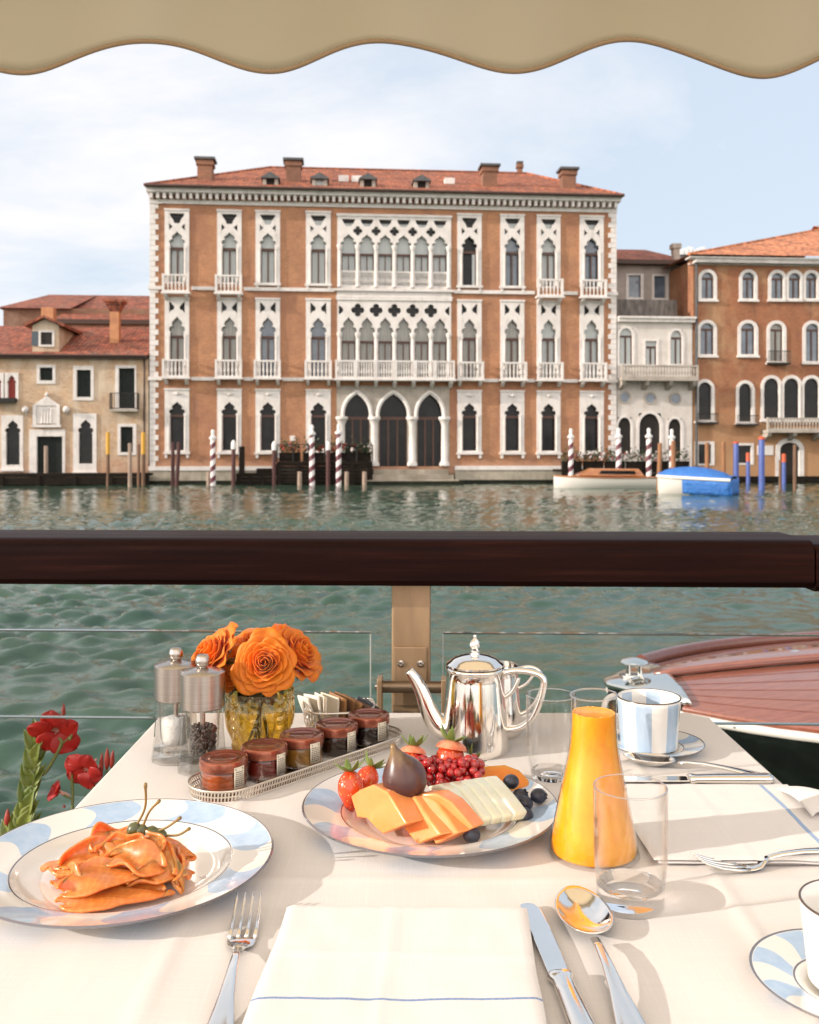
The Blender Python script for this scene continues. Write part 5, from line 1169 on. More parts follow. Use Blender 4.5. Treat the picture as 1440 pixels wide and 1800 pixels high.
# ------------------------------------------------------------------ silver pots
def pot(name, label, x, y, S, lid=True, spout=True, rz=0.0, hgt=.118):
    t = thing(name, label, 'pot', (x, y, H), rz); f = MB(); k = S
    f.lathe([(.001,0),(.044*k,0),(.0465*k,.002),(.047*k,.006),(.0462*k,.012),(.0450*k,.03),(.0425*k,hgt*.55),(.0398*k,hgt*.85),(.0385*k,hgt*.94),(.0400*k,hgt*.955),(.0412*k,hgt*.97),(.0412*k,hgt*.985),(.0392*k,hgt),(.036*k,hgt),(.036*k,hgt*.9),(.001,hgt*.88)], 64); f.build('body', m_silver, t, 50)
    if lid:
        f = MB(); f.lathe([(.0395*k,hgt+.001),(.0402*k,hgt+.0035),(.0375*k,hgt+.0055),(.0345*k,hgt+.0075),(.030*k,hgt+.0115),(.018*k,hgt+.0155),(.007*k,hgt+.017),(.006*k,hgt+.020),(.0065*k,hgt+.0215),(.0045*k,hgt+.0225)], 48); ld = f.build('lid', m_silver, t, 50)
        f = MB(); c = Vector((0,0,hgt+.0305)); 
        f.grid(lambda u, v: ((.0072+.0009*math.sin(8*2*math.pi*u+14*v))*math.sin(math.pi*(.03+.94*v))**.8*(1.15-.45*v)*math.cos(2*math.pi*u), (.0072+.0009*math.sin(8*2*math.pi*u+14*v))*math.sin(math.pi*(.03+.94*v))**.8*(1.15-.45*v)*math.sin(2*math.pi*u), hgt+.0220+.0185*v), 48, 18, True)
        f.ball((0,0,hgt+.0415), .0028, 10, 8); f.build('finial', m_silver, ld, 180)
    if spout:
        f = MB(); pts = curve([(-.036*k,0,.030),(-.052*k,0,.036),(-.064*k,0,.056),(-.073*k,0,.080),(-.083*k,0,.100),(-.092*k,0,.112)], 6); n = len(pts)
        f.tube(pts, [.0175*k*(1-.66*(i/(n-1))**.75)+.0005 for i in range(n)], 18, True, 1.0); f.build('spout', m_silver, t, 180)
    return t
tp = pot('coffee_pot', 'tall silver coffee pot with long spout and pine cone finial', .0911, 1.331, 1.0)
def handle(t, pts, r, name='handle'):
    f = MB(); f.tube(curve(pts, 5), r, 12, True, .75); return f.build(name, m_silver, t, 180)
# angular double handle: upper stub, elbow, long return to the foot of the body
handle(tp, [(.036,0,.072),(.050,-.004,.082),(.058,-.006,.096),(.060,-.006,.103)], .0042)
handle(tp, [(.038,0,.108),(.056,-.004,.113),(.078,-.010,.112),(.092,-.013,.106),(.094,-.014,.094),(.088,-.013,.070),(.078,-.010,.048),(.062,-.005,.034),(.042,0,.030)], [.0062]*40+[.005])
jg = pot('milk_jug', 'small silver jug half hidden behind the coffee pot', .128, 1.412, .80, lid=False, spout=False, hgt=.102)
handle(jg, [(.030,0,.095),(.048,-.002,.099),(.062,-.004,.094),(.068,-.004,.080),(.062,-.003,.055),(.048,-.001,.036),(.034,0,.028)], .0045)
handle(jg, [(.030,0,.066),(.044,-.002,.074),(.052,-.003,.084),(.058,-.003,.092)], .0034)

# ------------------------------------------------------------------ glassware
m_glass = thin_glass('clear tumbler glass', (.995,.995,.993), (.70,.70,.68), fmin=.015, fmax=.85, power=3.2)
m_glass_c = thin_glass('carafe glass', (.99,.99,.985), (.78,.76,.70), fmin=.022, fmax=.9, power=2.8)
m_rim = thin_glass('bright glass rim', (.95,.95,.95), (.6,.6,.6), fmin=.15, fmax=.9, power=1.5)
m_glassb = real_glass('thick glass base')
def tumbler(label, x, y, r, hgt, br, cap='tumbler', base=.016):
    t = thing('tumbler', label, 'glass', (x, y, H+.0005)); f = MB()
    rr = lambda k: br + (r-br)*min(1, k/.30)**.6 + .0004*k
    f.lathe([(rr(k), base+.001+(hgt-base-.001)*k) for k in [0,.05,.1,.18,.26,.34,.5,.7,.9,1]], 64); f.lathe([(rr(k)-.0014, base+.003+(hgt-base-.003)*k) for k in [0,.05,.1,.18,.26,.34,.5,.7,.9,1]][::-1] + [], 64); f.build('wall', m_glass, t, 60)
    f = MB(); f.tube([((rr(1)-.0007)*math.cos(a), (rr(1)-.0007)*math.sin(a), hgt) for a in np.linspace(0, 2*math.pi, 65)], .0008, 6, False); f.build('rim', m_rim, t, 180)
    f = MB(); f.lathe([(.001,.0022),(br*.55,.0016),(br-.006,.0003),(br-.003,0),(br-.0005,.002),(br,.006),(br+.0002,base),(br-.0022,base+.0012),(br-.006,base-.001),(br*.62,base-.0048),(br*.3,base-.0066),(.001,base-.0070)], 64); f.build('thick_base', m_glassb, t, 50)
    return t
tumbler('empty straight water glass with thick base in front of the juice carafe', .203, .879, .0333, .110, .0305, base=.021)
tumbler('empty rounded water glass behind the fruit plate, left of the carafe', .181, 1.222, .0315, .106, .0255, base=.010)
cf = thing('juice_carafe', 'glass carafe with narrow neck full of orange juice', 'carafe', (.191, .991, H+.0005)); CP = [(.0462,.004),(.0445,.016),(.0408,.035),(.0362,.058),(.0310,.082),(.0272,.100),(.0250,.115),(.0238,.130),(.0232,.148),(.0232,.160),(.0240,.1655)]
f = MB(); f.lathe([(.001,0),(.040,0),(.0452,.001),(.0466,.003)] + CP, 72); f.build('glass_wall', m_glass_c, cf, 60)
f = MB(); f.tube([(.0238*math.cos(a), .0238*math.sin(a), .1655+(.0008*math.cos(a-R(20)))) for a in np.linspace(0, 2*math.pi, 65)], .0010, 6, False); f.build('rim', m_rim, cf, 180)
jq = NT('orange juice'); jn = jq.noise(jq.coord((1,1,.7)), 32, 7, .68)
jq.set(col=jq.ramp(jn, [(.3,(.85,.275,.001)),(.7,(.94,.42,.007))]), rough=.3, sss=.5, ssss=.012, coat=.2, coatr=.05); jq.b.inputs['Subsurface Radius'].default_value = (1,.5,.08)
f = MB(); JP = [(r-.0014, z) for r, z in CP if z < .147]; f.lathe([(.001,.0055),(.036,.0045),(.0430,.0050),(.0440,.0075)] + JP[1:] + [(.0219,.1475),(.0200,.1468),(.001,.1466)], 72); f.build('juice', jq.m, cf, 60)
f = MB()
for k in range(40): a = rnd.uniform(0,6.28); f.ball((.0208*math.cos(a), .0208*math.sin(a), .1474), rnd.uniform(.0005,.0012), 6, 4, (1,1,.6))
tag(f.build('foam', mat('juice foam', (.92,.55,.16), .4), cf, 180), kind='stuff')
f = MB(); f.lathe([(.001,.0002),(.0400,.0002),(.0455,.0014),(.0468,.0032),(.0448,.0052),(.036,.0043),(.001,.0048)], 64); f.build('glass_foot', m_glass_c, cf, 60)

# ------------------------------------------------------------------ salt and pepper mills
m_brush = NT('brushed steel'); bv = m_brush.noise(m_brush.coord((3,3,900)), 1, 3); m_brush.set(col=m_brush.ramp(bv, [(.3,(.40,.36,.33)),(.7,(.62,.57,.52))]), metal=1, rough=.3); m_brush.bump(bv, .08, .0005); m_brush = m_brush.m
m_salt = mat('coarse salt', (.80,.78,.75), .5, bump=.8, bscale=260, bdist=.002); m_pepper = mat('black peppercorns', (.028,.02,.016), .5, c2=(.07,.05,.035), scale=180, bump=.6, bscale=500, bdist=.001)
m_acr = thin_glass('clear acrylic', (.985,.985,.98), (.60,.59,.56), fmin=.03, fmax=.8, power=2.2)
def mill(label, x, y, salt):
    t = thing('salt_mill' if salt else 'pepper_mill', label, 'mill', (x, y, H+.0005)); n = 40
    f = MB(); f.lathe([(.001,.004),(.0300,.003),(.0325,.0),(.0335,.002),(.0325,.012),(.0300,.03),(.0280,.055),(.0270,.084)], 10); f.lathe([(.0225,.084),(.0215,.055),(.0205,.032),(.018,.022),(.001,.021)], n); f.build('body', m_acr, t, 30)
    f = MB(); f.lathe([(.0315,.0004),(.0333,.0018),(.0322,.0128),(.0306,.0165),(.010,.0178),(.001,.0178),(.001,.0006)], 10); f.build('thick_base', m_acr, t, 30)
    f = MB(); f.lathe([(.001,.0825),(.0272,.0825),(.0284,.0838),(.0290,.124),(.0290,.128),(.0278,.1293),(.012,.1335),(.0045,.1345),(.0045,.1365)], n); f.build('head', m_brush, t, 40)
    f = MB(); f.lathe([(.003,.1348),(.0075,.1362),(.0094,.140),(.0096,.144),(.0078,.1495),(.0052,.1512),(.001,.1513)], 28)
    f.build('knob', m_brush, t, 50); f = MB(); f.lathe([(.0035,.02),(.0035,.083)], 12); f.build('spindle', m_steel, t, 60)
    f = MB()
    if salt: f.lathe([(.001,.0225),(.017,.0235),(.0188,.034),(.0196,.048),(.0186,.0545),(.012,.0575),(.001,.0575)], 30); f.build('salt', m_salt, t, 180)
    else:
        for k in range(420):
            z = rnd.uniform(.0235,.056); rr = (.0150+(z-.022)*.07)*math.sqrt(rnd.uniform(.45,1)); a = rnd.uniform(0, 6.283); f.ball((rr*math.cos(a), rr*math.sin(a), z), rnd.uniform(.0021,.0029), 7, 5)
        tag(f.build('peppercorns', m_pepper, t, 180), kind='stuff')
mill('steel topped clear mill filled with white salt', -.3165, 1.295, True)
mill('steel topped clear mill filled with black peppercorns', -.2710, 1.252, False)

# ------------------------------------------------------------------ pierced tray with five jam jars
tdir = Vector((.1706,.191,0)).normalized(); tn = Vector((tdir.y, -tdir.x, 0)); j1 = Vector((-.2286,1.176,0)); HL, HW_ = .1285, .0415
tc0 = j1 + tdir*.128 + tn*.0035
ta = math.atan2(tdir.y, tdir.x)
tr = thing('serving_tray', 'long oblong pierced silver tray holding five jam jars', 'tray', (tc0.x, tc0.y, H), ta)
def stadium(s, grow=0.0):
    """perimeter parameter 0..1 -> point on the oblong outline (local x along the tray)"""
    r = HW_+grow; st = 2*HL; arc = math.pi*r; P_ = 2*(st+arc); d_ = (s % 1)*P_
    if d_ < st: return (-HL+d_, -r)
    d_ -= st
    if d_ < arc: a = -math.pi/2+d_/r; return (HL+r*math.cos(a), r*math.sin(a))
    d_ -= arc
    if d_ < st: return (HL-d_, r)
    d_ -= st; a = math.pi/2+d_/r; return (-HL+r*math.cos(a), r*math.sin(a))
def gallery(path, ncell, z0, z1, rows, bar=.42, th=.0012, slant=.003):
    f = MB(); g = lambda s, z: (*path(s, slant*(z-z0)/(z1-z0)), z)
    bands = [(z0 + (z1-z0)*k/rows - .0007 if k else z0, z0 + (z1-z0)*k/rows + .0009) for k in range(rows)] + [(z1-.0014, z1)]
    for i in range(ncell):
        s0, s1, s2 = i/ncell, (i+bar)/ncell, (i+1)/ncell
        for a, b in bands:
            for p_, q_ in ((s0, s1), (s1, s2)): f.add([g(p_,a), g(q_,a), g(q_,b), g(p_,b)], [(0,1,2,3)])
        for (a, b), (c, d_) in zip(bands, bands[1:]): f.add([g(s0,b), g(s1,b), g(s1,c), g(s0,c)], [(0,1,2,3)])
    return f
f = gallery(lambda s, g=0: stadium(s, g), 190, .0012, .0150, 2); f.build('gallery', m_tray, tr, solid=.0010, fix=False)
f = MB(); f.tube([(*stadium(k/160, .003), .0152) for k in range(161)], .0012, 6, False); f.tube([(*stadium(k/160, .0002), .0014) for k in range(161)], .0013, 6, False); f.build('rim', m_tray, tr, 180)
f = MB(); ol = [stadium(k/96) for k in range(96)]; f.add([(x, y, .0016) for x, y in ol] + [(x, y, .0004) for x, y in ol], [tuple(range(96)), tuple(range(191, 95, -1))]); f.build('bottom', m_silver_r, tr)
m_lid = NT('copper red lid'); m_lid.set(col=m_lid.ramp(m_lid.noise(m_lid.coord(), 40, 4), [(.3,(.33,.10,.06)),(.7,(.40,.135,.08))]), metal=.75, rough=.24, coat=.4); m_lid = m_lid.m
m_jarg = thin_glass('jar glass', (.93,.9,.86), (.5,.42,.35), fmin=.05, fmax=.8, power=2.2)
m_lab = mat('cream paper label', (.70,.63,.50), .8); m_ink = mat('label ink', (.06,.05,.04), .8)
JAM = [((.52,.10,.012), 'amber orange marmalade'), ((.20,.014,.010), 'dark red jam'), ((.46,.23,.035), 'golden honey coloured jelly'), ((.020,.006,.008), 'nearly black berry jam'), ((.014,.006,.009), 'black currant jam')]
POSJ = ['nearest jam jar on the tray', 'second jam jar from the near tray end', 'middle jam jar of the tray', 'fourth jam jar along the tray', 'farthest jam jar, beside the sugar basket']
for k in range(5):
    p = j1 + tdir*.0640*k; rj = .0288; c, nm = JAM[k]
    t = thing('jam_jar', POSJ[k] + ', copper red lid over ' + nm, 'jar', (p.x, p.y, H+.002), rnd.uniform(-.1,.1), 'jam jars on the pierced tray')
    f = MB(); f.lathe([(.001,.0005),(rj-.003,.0005),(rj-.0006,.003),(rj-.0002,.010),(rj-.0012,.020),(rj-.0008,.026),(rj-.0030,.0295)], 44); gb = f.build('glass_body', m_jarg, t, 60)
    f = MB(); f.lathe([(.001,.0018),(rj-.0042,.0018),(rj-.0020,.0045),(rj-.0018,.010),(rj-.0026,.020),(rj-.0024,.0255),(.001,.0265)], 44); f.build('jam', mat('jam %d' % k, c, .18, c2=tuple(x*.6 for x in c), scale=90, sss=.35 if k in (0,2) else 0, ssss=.01, coat=1, coatr=.05, bump=.3, bscale=120, bdist=.002), t, 60)
    f = MB(); f.lathe([(rj-.0006,.0290),(rj+.0008,.0282),(rj+.0010,.0360),(rj+.0004,.0392),(rj-.0012,.0405),(rj-.0035,.0402),(rj-.0055,.0390),(rj-.0110,.0388),(rj-.0125,.0396),(rj-.0140,.0388),(.001,.0390)], 60); f.build('lid', m_lid, t, 40)
    f = MB(); a0 = math.atan2(-p.y, -p.x)
    ac = a0 + R(42); aw_ = R(15)
    f.grid(lambda u, v: ((rj+.0011)*math.cos(ac+aw_*(2*u-1)), (rj+.0011)*math.sin(ac+aw_*(2*u-1)), .0085+.0255*v), 8, 1); lb = f.build('label', m_lab, t, 180, solid=.0003)
    f = MB(); rl_ = random.Random(k)
    for ln in range(9):
        z = .0315-.0024*ln-(.0012 if ln else 0); u = -.78
        while u < .7:
            w_ = rl_.uniform(.12,.42) if ln else 1.45; e = min(u+w_, .78); hh = .0005 if ln else .0010
            f.add([((rj+.00145)*math.cos(ac+aw_*q_), (rj+.00145)*math.sin(ac+aw_*q_), zz) for q_, zz in ((u,z-hh),(e,z-hh),(e,z+hh),(u,z+hh))], [(0,1,2,3)]); u = e+.10
    f.build('print', m_ink, lb)

# ------------------------------------------------------------------ sugar basket with paper packets
sb = Vector((-.106, 1.425, H)); sb_t = thing('sugar_basket', 'small pierced silver basket of sugar packets beside the vase', 'basket', sb, R(8))
def rrect(s, g=0.0):
    a = 2*math.pi*s; c, s_ = math.cos(a), math.sin(a); return ((.046+g*2)*math.copysign(abs(c)**.55, c), (.030+g*2)*math.copysign(abs(s_)**.55, s_))
f = gallery(rrect, 30, .001, .038, 2, .42, slant=.0035); f.build('gallery', m_tray, sb_t, solid=.0010, fix=False)
f = MB()
for k in range(30):                                         # interlaced loops of the basket wall
    s0, s1 = k/30, (k+1)/30; f.tube([(*rrect(s0+.18/30, .002), .018), (*rrect((s0+s1)/2+.18/30, .0025), .024), (*rrect(s1+.18/30, .002), .018), (*rrect((s0+s1)/2+.18/30, .001), .012), (*rrect(s0+.18/30, .002), .018)], .0013, 5, False)
f.build('lattice', m_tray, sb_t)
f = MB(); f.tube([(*rrect(k/80, .0036), 0.0385+.0025*math.cos(4*math.pi*k/80)) for k in range(81)], .0014, 6, False); f.build('rim', m_tray, sb_t, 180)
f = MB(); f.add([(*rrect(k/60), .0012) for k in range(60)], [tuple(range(60))]); f.build('bottom', m_silver_r, sb_t)
m_pk = [mat('white sugar paper', (.78,.72,.62), .6), mat('cream sugar paper', (.74,.66,.52), .6), mat('brown sugar paper', (.28,.14,.055), .6), mat('dark brown sugar paper', (.12,.06,.035), .6), mat('navy sugar paper', (.03,.034,.05), .5)]
PKL = ['leftmost white sugar packet in the basket', 'second white sugar packet, leaning left', 'crumpled white packet next to the first brown one', 'cream packet at the back of the basket', 'light brown sugar packet left of the middle', 'tall brown sugar packet in the middle of the basket', 'brown packet with folded corner right of the middle', 'dark brown packet before the navy ones', 'navy packet leaning at the right', 'rightmost navy packet with white edge']
for k in range(10):
    mi = [0,0,0,1,2,2,2,3,4,4][k]; x = -.040+.0082*k; lean = R([-14,-10,-4,2,8,12,16,20,24,27][k])
    t = MB(); w_, h_ = .021, [.050,.052,.053,.050,.052,.050,.048,.046,.044,.043][k]
    t.grid(lambda u, v: (.0035*math.sin(math.pi*u)*math.sin(math.pi*v)+.002*math.sin(5*v+k), (2*u-1)*w_+.002*math.sin(4*v+k), h_*v), 8, 10)
    M = Matrix.Translation((0,rnd.uniform(-.006,.006),.002)) @ Matrix.Rotation(lean, 4, 'Y') @ Matrix.Rotation(rnd.uniform(-.25,.25)+(1.05 if k in (5,6,7,8,9) else .75), 4, 'Z')
    t.xf(M); o = t.build('sugar_packet', m_pk[mi], None, 180, solid=.0022); o.location = sb + Vector((x, 0, 0)); tag(o, PKL[k], 'packet', 'sugar packets in the basket')

# ------------------------------------------------------------------ amber vase of orange roses
vz = Vector((-.209, 1.336, H+.0005)); vt = thing('vase', 'amber pressed glass vase with oval pattern holding orange roses', 'vase', vz)
am = NT('amber glass'); am.t.nodes.remove(am.b); lw = am.n('ShaderNodeLayerWeight'); lw.inputs[0].default_value = .45; tb = am.n('ShaderNodeBsdfTransparent'); am.l(am.mix(lw.outputs['Facing'], (.99,.74,.20), (.76,.39,.03)), tb.inputs[0])
gg = am.n('ShaderNodeBsdfGlossy'); gg.inputs['Roughness'].default_value = .03; gg.inputs[0].default_value = (1,.93,.7,1)
rf = am.n('ShaderNodeBsdfRefraction'); rf.inputs[0].default_value = (1,.82,.30,1); rf.inputs['IOR'].default_value = 1.3; rf.inputs['Roughness'].default_value = .02
m1 = am.n('ShaderNodeMixShader'); m1.inputs[0].default_value = .5; am.l(tb.outputs[0], m1.inputs[1]); am.l(rf.outputs[0], m1.inputs[2])
m2 = am.n('ShaderNodeMixShader'); am.l(am.math('MULTIPLY_ADD', lw.outputs['Facing'], .5, .07), m2.inputs[0]); am.l(m1.outputs[0], m2.inputs[1]); am.l(gg.outputs[0], m2.inputs[2]); am.l(m2.outputs[0], am.out.inputs[0])
def vase_r(u, v):
    r = .036 + .010*v + .003*math.sin(math.pi*v); a = u*8; k = (a % 1)-.5
    if .18 < v < .92: r += .0045*math.exp(-((k/.30)**2+((v-.55)/.27)**2)**2) ; r += .0030*math.exp(-(((abs(k)-.5)/.12)**2)) * (.5+.5*math.cos(2*math.pi*v*7))
    r += .0016*math.cos(2*math.pi*u*24)*(1 if v > .93 or v < .12 else 0); return r
f = MB(); f.grid(lambda u, v: (vase_r(u,v)*math.cos(2*math.pi*u), vase_r(u,v)*math.sin(2*math.pi*u), .001+.084*v), 192, 60, True); f.build('glass_wall', am.m, vt, 180)
f = MB(); f.lathe([(.001,.004),(.034,.004),(.038,.02),(.040,.05),(.041,.06),(.001,.060)], 40); f.build('water', m_acr, vt, 60)
f = MB(); f.lathe([(.001,.0002),(.034,.0002),(.0365,.002),(.0355,.0035),(.001,.0039)], 40); f.build('foot', am.m, vt, 60)
m_rose = NT('orange rose petals'); rn_ = m_rose.noise(m_rose.coord(), 30, 5); m_rose.set(col=m_rose.ramp(rn_, [(.3,(.83,.20,.004)),(.7,(.90,.29,.009))]), rough=.55, sss=.25, ssss=.006, sheen=.2); m_rose.b.inputs['Subsurface Radius'].default_value = (1,.35,.1); m_rose.bump(m_rose.noise(m_rose.coord((1,1,1)), 120, 3), .12, .001)
tr_ = m_rose.n('ShaderNodeBsdfTranslucent'); tr_.inputs[0].default_value = (.95,.30,.012,1); ms_ = m_rose.n('ShaderNodeMixShader'); ms_.inputs[0].default_value = .32; m_rose.l(m_rose.b.outputs[0], ms_.inputs[1]); m_rose.l(tr_.outputs[0], ms_.inputs[2]); m_rose.l(ms_.outputs[0], m_rose.out.inputs[0]); m_rose = m_rose.m
m_rleaf = mat('dark rose leaves', (.03,.04,.012), .45, c2=(.06,.06,.018), scale=40)
def rose(label, c, R_, direction, seed, npet=24, openness=1.0):
    r = random.Random(seed); d_ = Vector(direction).normalized(); t = thing('rose', label, 'flower', c, 0, 'orange roses in the amber vase'); t.rotation_mode = 'QUATERNION'; t.rotation_quaternion = d_.to_track_quat('Z', 'Y')
    for i in range(npet):
        k = i/(npet-1); phi = i*2.39996+r.uniform(-.15,.15); rad = R_*(.07+.80*k**.85); span = 2.5-.85*k**.7; hh = R_*(.92-.22*k); curl = max(0, k-.38)*R_*.75*openness; ru = r.uniform(.7,1.3); lop = r.uniform(-.15,.15)
        f = MB()
        def fn(u, v):
            uu = 2*u-1; vv = v; w_ = span*(.55+.45*math.sin(math.pi*min(.5, .12+vv*.55)))*.5; tip = 1-abs(uu)**4*.24 + .025*k*math.cos(7*uu*ru+2*i)*(1-abs(uu))
            vq = vv*tip; ro = rad*(.40+.62*vq**.7) + curl*(vq**3.2) + R_*.075*math.sin(4.2*uu*ru+i)*vq**2*k + R_*.025*k*(abs(uu)**2)*vq
            z = hh*(.12+.9*vq) - curl*.95*max(0, vq-.55)**1.6*1.6 - R_*.22*k + lop*R_*.25*uu*vq*k + R_*.08*k*math.sin(7.5*uu*ru+1.7*i)*vq**4
            a = phi + w_*uu; return (ro*math.cos(a), ro*math.sin(a), z-R_*.35)
        f.grid(fn, 14, 12); f.build('petal', m_rose, t, 180, solid=.0006)
    f = MB(); q = t.rotation_quaternion.inverted(); pts = curve([(0,0,-R_*.45), Vector((0,0,-R_*.8)), q @ (vz+Vector((0,0,.06))-Vector(c)), q @ (vz+Vector((r.uniform(-.018,.018), r.uniform(-.018,.018), .006))-Vector(c))], 6)
    f.tube(pts, .0022, 6); f.build('stem', m_rleaf, t, 180)
    for q2 in range(4):
        a = q2*1.57+.4; f = MB(); f.grid(lambda u, v: tuple(Vector((math.cos(a), math.sin(a), 0))*(R_*(.2+.62*v)) + Vector((-math.sin(a), math.cos(a), 0))*((2*u-1)*R_*.14*math.sin(math.pi*(.1+.9*v))) + Vector((0,0,-R_*(.55+.25*v*v)))), 4, 6); f.build('sepal', m_rleaf, t, 180, solid=.0006)
    return t
rc = lambda px, py, d_: P(px, py, d_)
rose('largest orange rose facing the viewer at the front of the bouquet', rc(466,1166,1.275), .0352, (.05,-.95,.32), 1, 34)
rose('orange rose at the left of the bouquet leaning out behind the mills', rc(372,1150,1.315), .0385, (-.62,-.38,.62), 2, 28)
rose('orange rose at the top back of the bouquet', rc(452,1136,1.36), .038, (-.05,-.35,.92), 3, 28)
rose('orange rose at the right of the bouquet turned away from the mills', rc(525,1149,1.325), .0385, (.70,-.28,.55), 4, 28)
rose('small orange rose low between the largest rose and the mills', rc(418,1176,1.318), .027, (-.35,-.8,.35), 5, 22)
for k, (dx_, dy_, dz_, az) in enumerate(((-.03,-.036,.082,200),(.0,-.042,.078,270),(.03,-.034,.085,330),(-.042,.0,.08,160),(.042,.004,.08,20),(-.016,-.04,.072,245),(.018,-.04,.07,300))):
    a = R(az); f = MB(); f.grid(lambda u, v: tuple(Vector((dx_*.55, dy_*.55, dz_+.012)) + Vector((math.cos(a), math.sin(a), -.55))*(.023*v) + Vector((-math.sin(a), math.cos(a), 0))*((2*u-1)*.014*math.sin(math.pi*(.06+.92*v))) + Vector((0,0,.008*math.sin(math.pi*v)))), 6, 8); f.build('leaf', m_rleaf, vt, 180, solid=.0007)

# ------------------------------------------------------------------ smoked salmon and caper berries
sq = NT('smoked salmon'); so = sq.coord((1,1,1)); wv_ = sq.n('ShaderNodeTexWave'); sq.l(sq.coord((1,2.2,1.5)), wv_.inputs['Vector']); wv_.inputs['Scale'].default_value = 42; wv_.inputs['Distortion'].default_value = 11; wv_.inputs['Detail'].default_value = 4; wv_.inputs['Detail Scale'].default_value = .8
sn = sq.math('ADD', sq.math('MULTIPLY', sq.noise(sq.coord((9,60,20)), 3, 5, .6, .6), .92), sq.math('MULTIPLY', sq.math('POWER', wv_.outputs['Fac'], 3), .11))
sq.set(col=sq.ramp(sn, [(.30,(.54,.135,.022)),(.55,(.66,.205,.042)),(.8,(.76,.35,.13))]), rough=.34, sss=.85, ssss=.016, coat=.3, coatr=.15); sq.b.inputs['Subsurface Radius'].default_value = (1,.4,.12); sq.bump(sq.noise(sq.coord((6,80,20)), 4, 3), .07, .002)
def salmon(label, c, ang, Ln, Wd, arch, wave, seed, tilt=(0,0), fold=0.0):
    r = random.Random(seed); ph = r.uniform(0,6); t = MB(); ca, sa = math.cos(R(ang)), math.sin(R(ang))
    def fn(u, v):
        s, q_ = 2*u-1, 2*v-1; wd = Wd*math.sqrt(max(.0006, 1-abs(s)**2.6))*(.8+.2*math.cos(s*1.25))*(1+.12*math.sin(5*s+ph)); x = Ln*.5*s; y = wd*.5*q_
        z = arch*.8*(1-s*s) + .6*wave*math.sin(2.6*q_+2.0*s+ph)*.9 + wave*.3*math.sin(6*s+3*q_+ph*2) + tilt[0]*x*.6 + tilt[1]*y*.55
        if fold: b = fold*max(0, q_+.2)**2; z += b*Wd*.26; y -= b*Wd*.45
        x += .05*Ln*math.sin(3*q_+ph); z += .0016*mnoise.noise(Vector((x*50, y*50, seed))); y += .0025*mnoise.noise(Vector((x*40, y*40, seed+7)))
        return (x*ca-y*sa, x*sa+y*ca, max(z, -c[2]+.0015))
    t.grid(fn, 40, 22); o = t.build('salmon_slice', sq.m, None, 180, solid=.0030, sub=1); o.location = (c[0], c[1], SPZ+c[2]); tag(o, label, 'salmon', 'smoked salmon slices on the left plate')
SX, SY = -.276, .908
for a in (('flat salmon slice at the very front of the pile', (SX+.012, SY-.040, .006), 14, .105, .046, .005, .003, 11, (0,.25)),
          ('broad salmon slice curving over the front left of the pile', (SX-.006, SY-.024, .015), 24, .085, .050, .011, .004, 12, (.05,.42), .35),
          ('leftmost salmon slice ending in a pointed tip', (SX-.058, SY+.004, .010), 152, .070, .042, .010, .004, 13, (0,-.2), .3),
          ('salmon slice lying flat under the middle of the pile', (SX+.004, SY+.012, .005), 5, .135, .066, .006, .003, 14),
          ('salmon slice folded like a petal left of the middle', (SX-.030, SY+.014, .021), 20, .074, .040, .012, .004, 15, (.05,.45), .5),
          ('upright curled salmon slice at the back left of the pile', (SX-.026, SY+.042, .022), 62, .050, .038, .018, .005, 16, (0,.6), .6),
          ('topmost salmon slice draped under the caper berries', (SX+.014, SY+.026, .031), -24, .088, .050, .010, .005, 17, (-.05,.30), .4),
          ('salmon slice rolled across the right of the pile', (SX+.044, SY+.012, .021), -38, .080, .042, .013, .004, 18, (-.1,.35), .5),
          ('rightmost salmon slice trailing in loose curls on the plate', (SX+.062, SY+.020, .010), -64, .080, .036, .012, .006, 19, (-.05,.1), .6),
          ('small salmon slice bent over the centre front', (SX+.022, SY-.006, .027), -12, .070, .038, .010, .005, 20, (0,.5), .4),
          ('small crumpled salmon slice tucked into the left front edge', (SX-.040, SY-.018, .010), 120, .050, .034, .012, .005, 31, (0,.2), .7),
          ('narrow salmon ribbon looping at the right front', (SX+.050, SY-.014, .010), 20, .062, .026, .014, .006, 32, (0,.2), .7),
          ('narrow salmon ribbon curled on the far right', (SX+.074, SY+.006, .007), -80, .052, .024, .012, .006, 33, (0,.1), .7),
          ('little salmon fold just below the caper berries', (SX+.002, SY+.018, .031), 8, .052, .034, .009, .005, 34, (0,.5), .6),
          ('salmon slice at the back right behind the curls', (SX+.034, SY+.046, .016), -15, .085, .042, .012, .005, 21, (0,.1), .3)):
    a = list(a); a[1] = (SX-.004+(a[1][0]-SX)*.86, SY+.004+(a[1][1]-SY)*.86, a[1][2]*.86); a[3] *= .92; a[4] *= .92; salmon(*a)
m_cap = mat('caper berry skin', (.07,.075,.022), .35, c2=(.12,.115,.035), scale=70, coat=.3, stretch=(1,1,4)); m_cst = mat('caper stalk', (.30,.17,.045), .5, c2=(.22,.14,.04), scale=60)
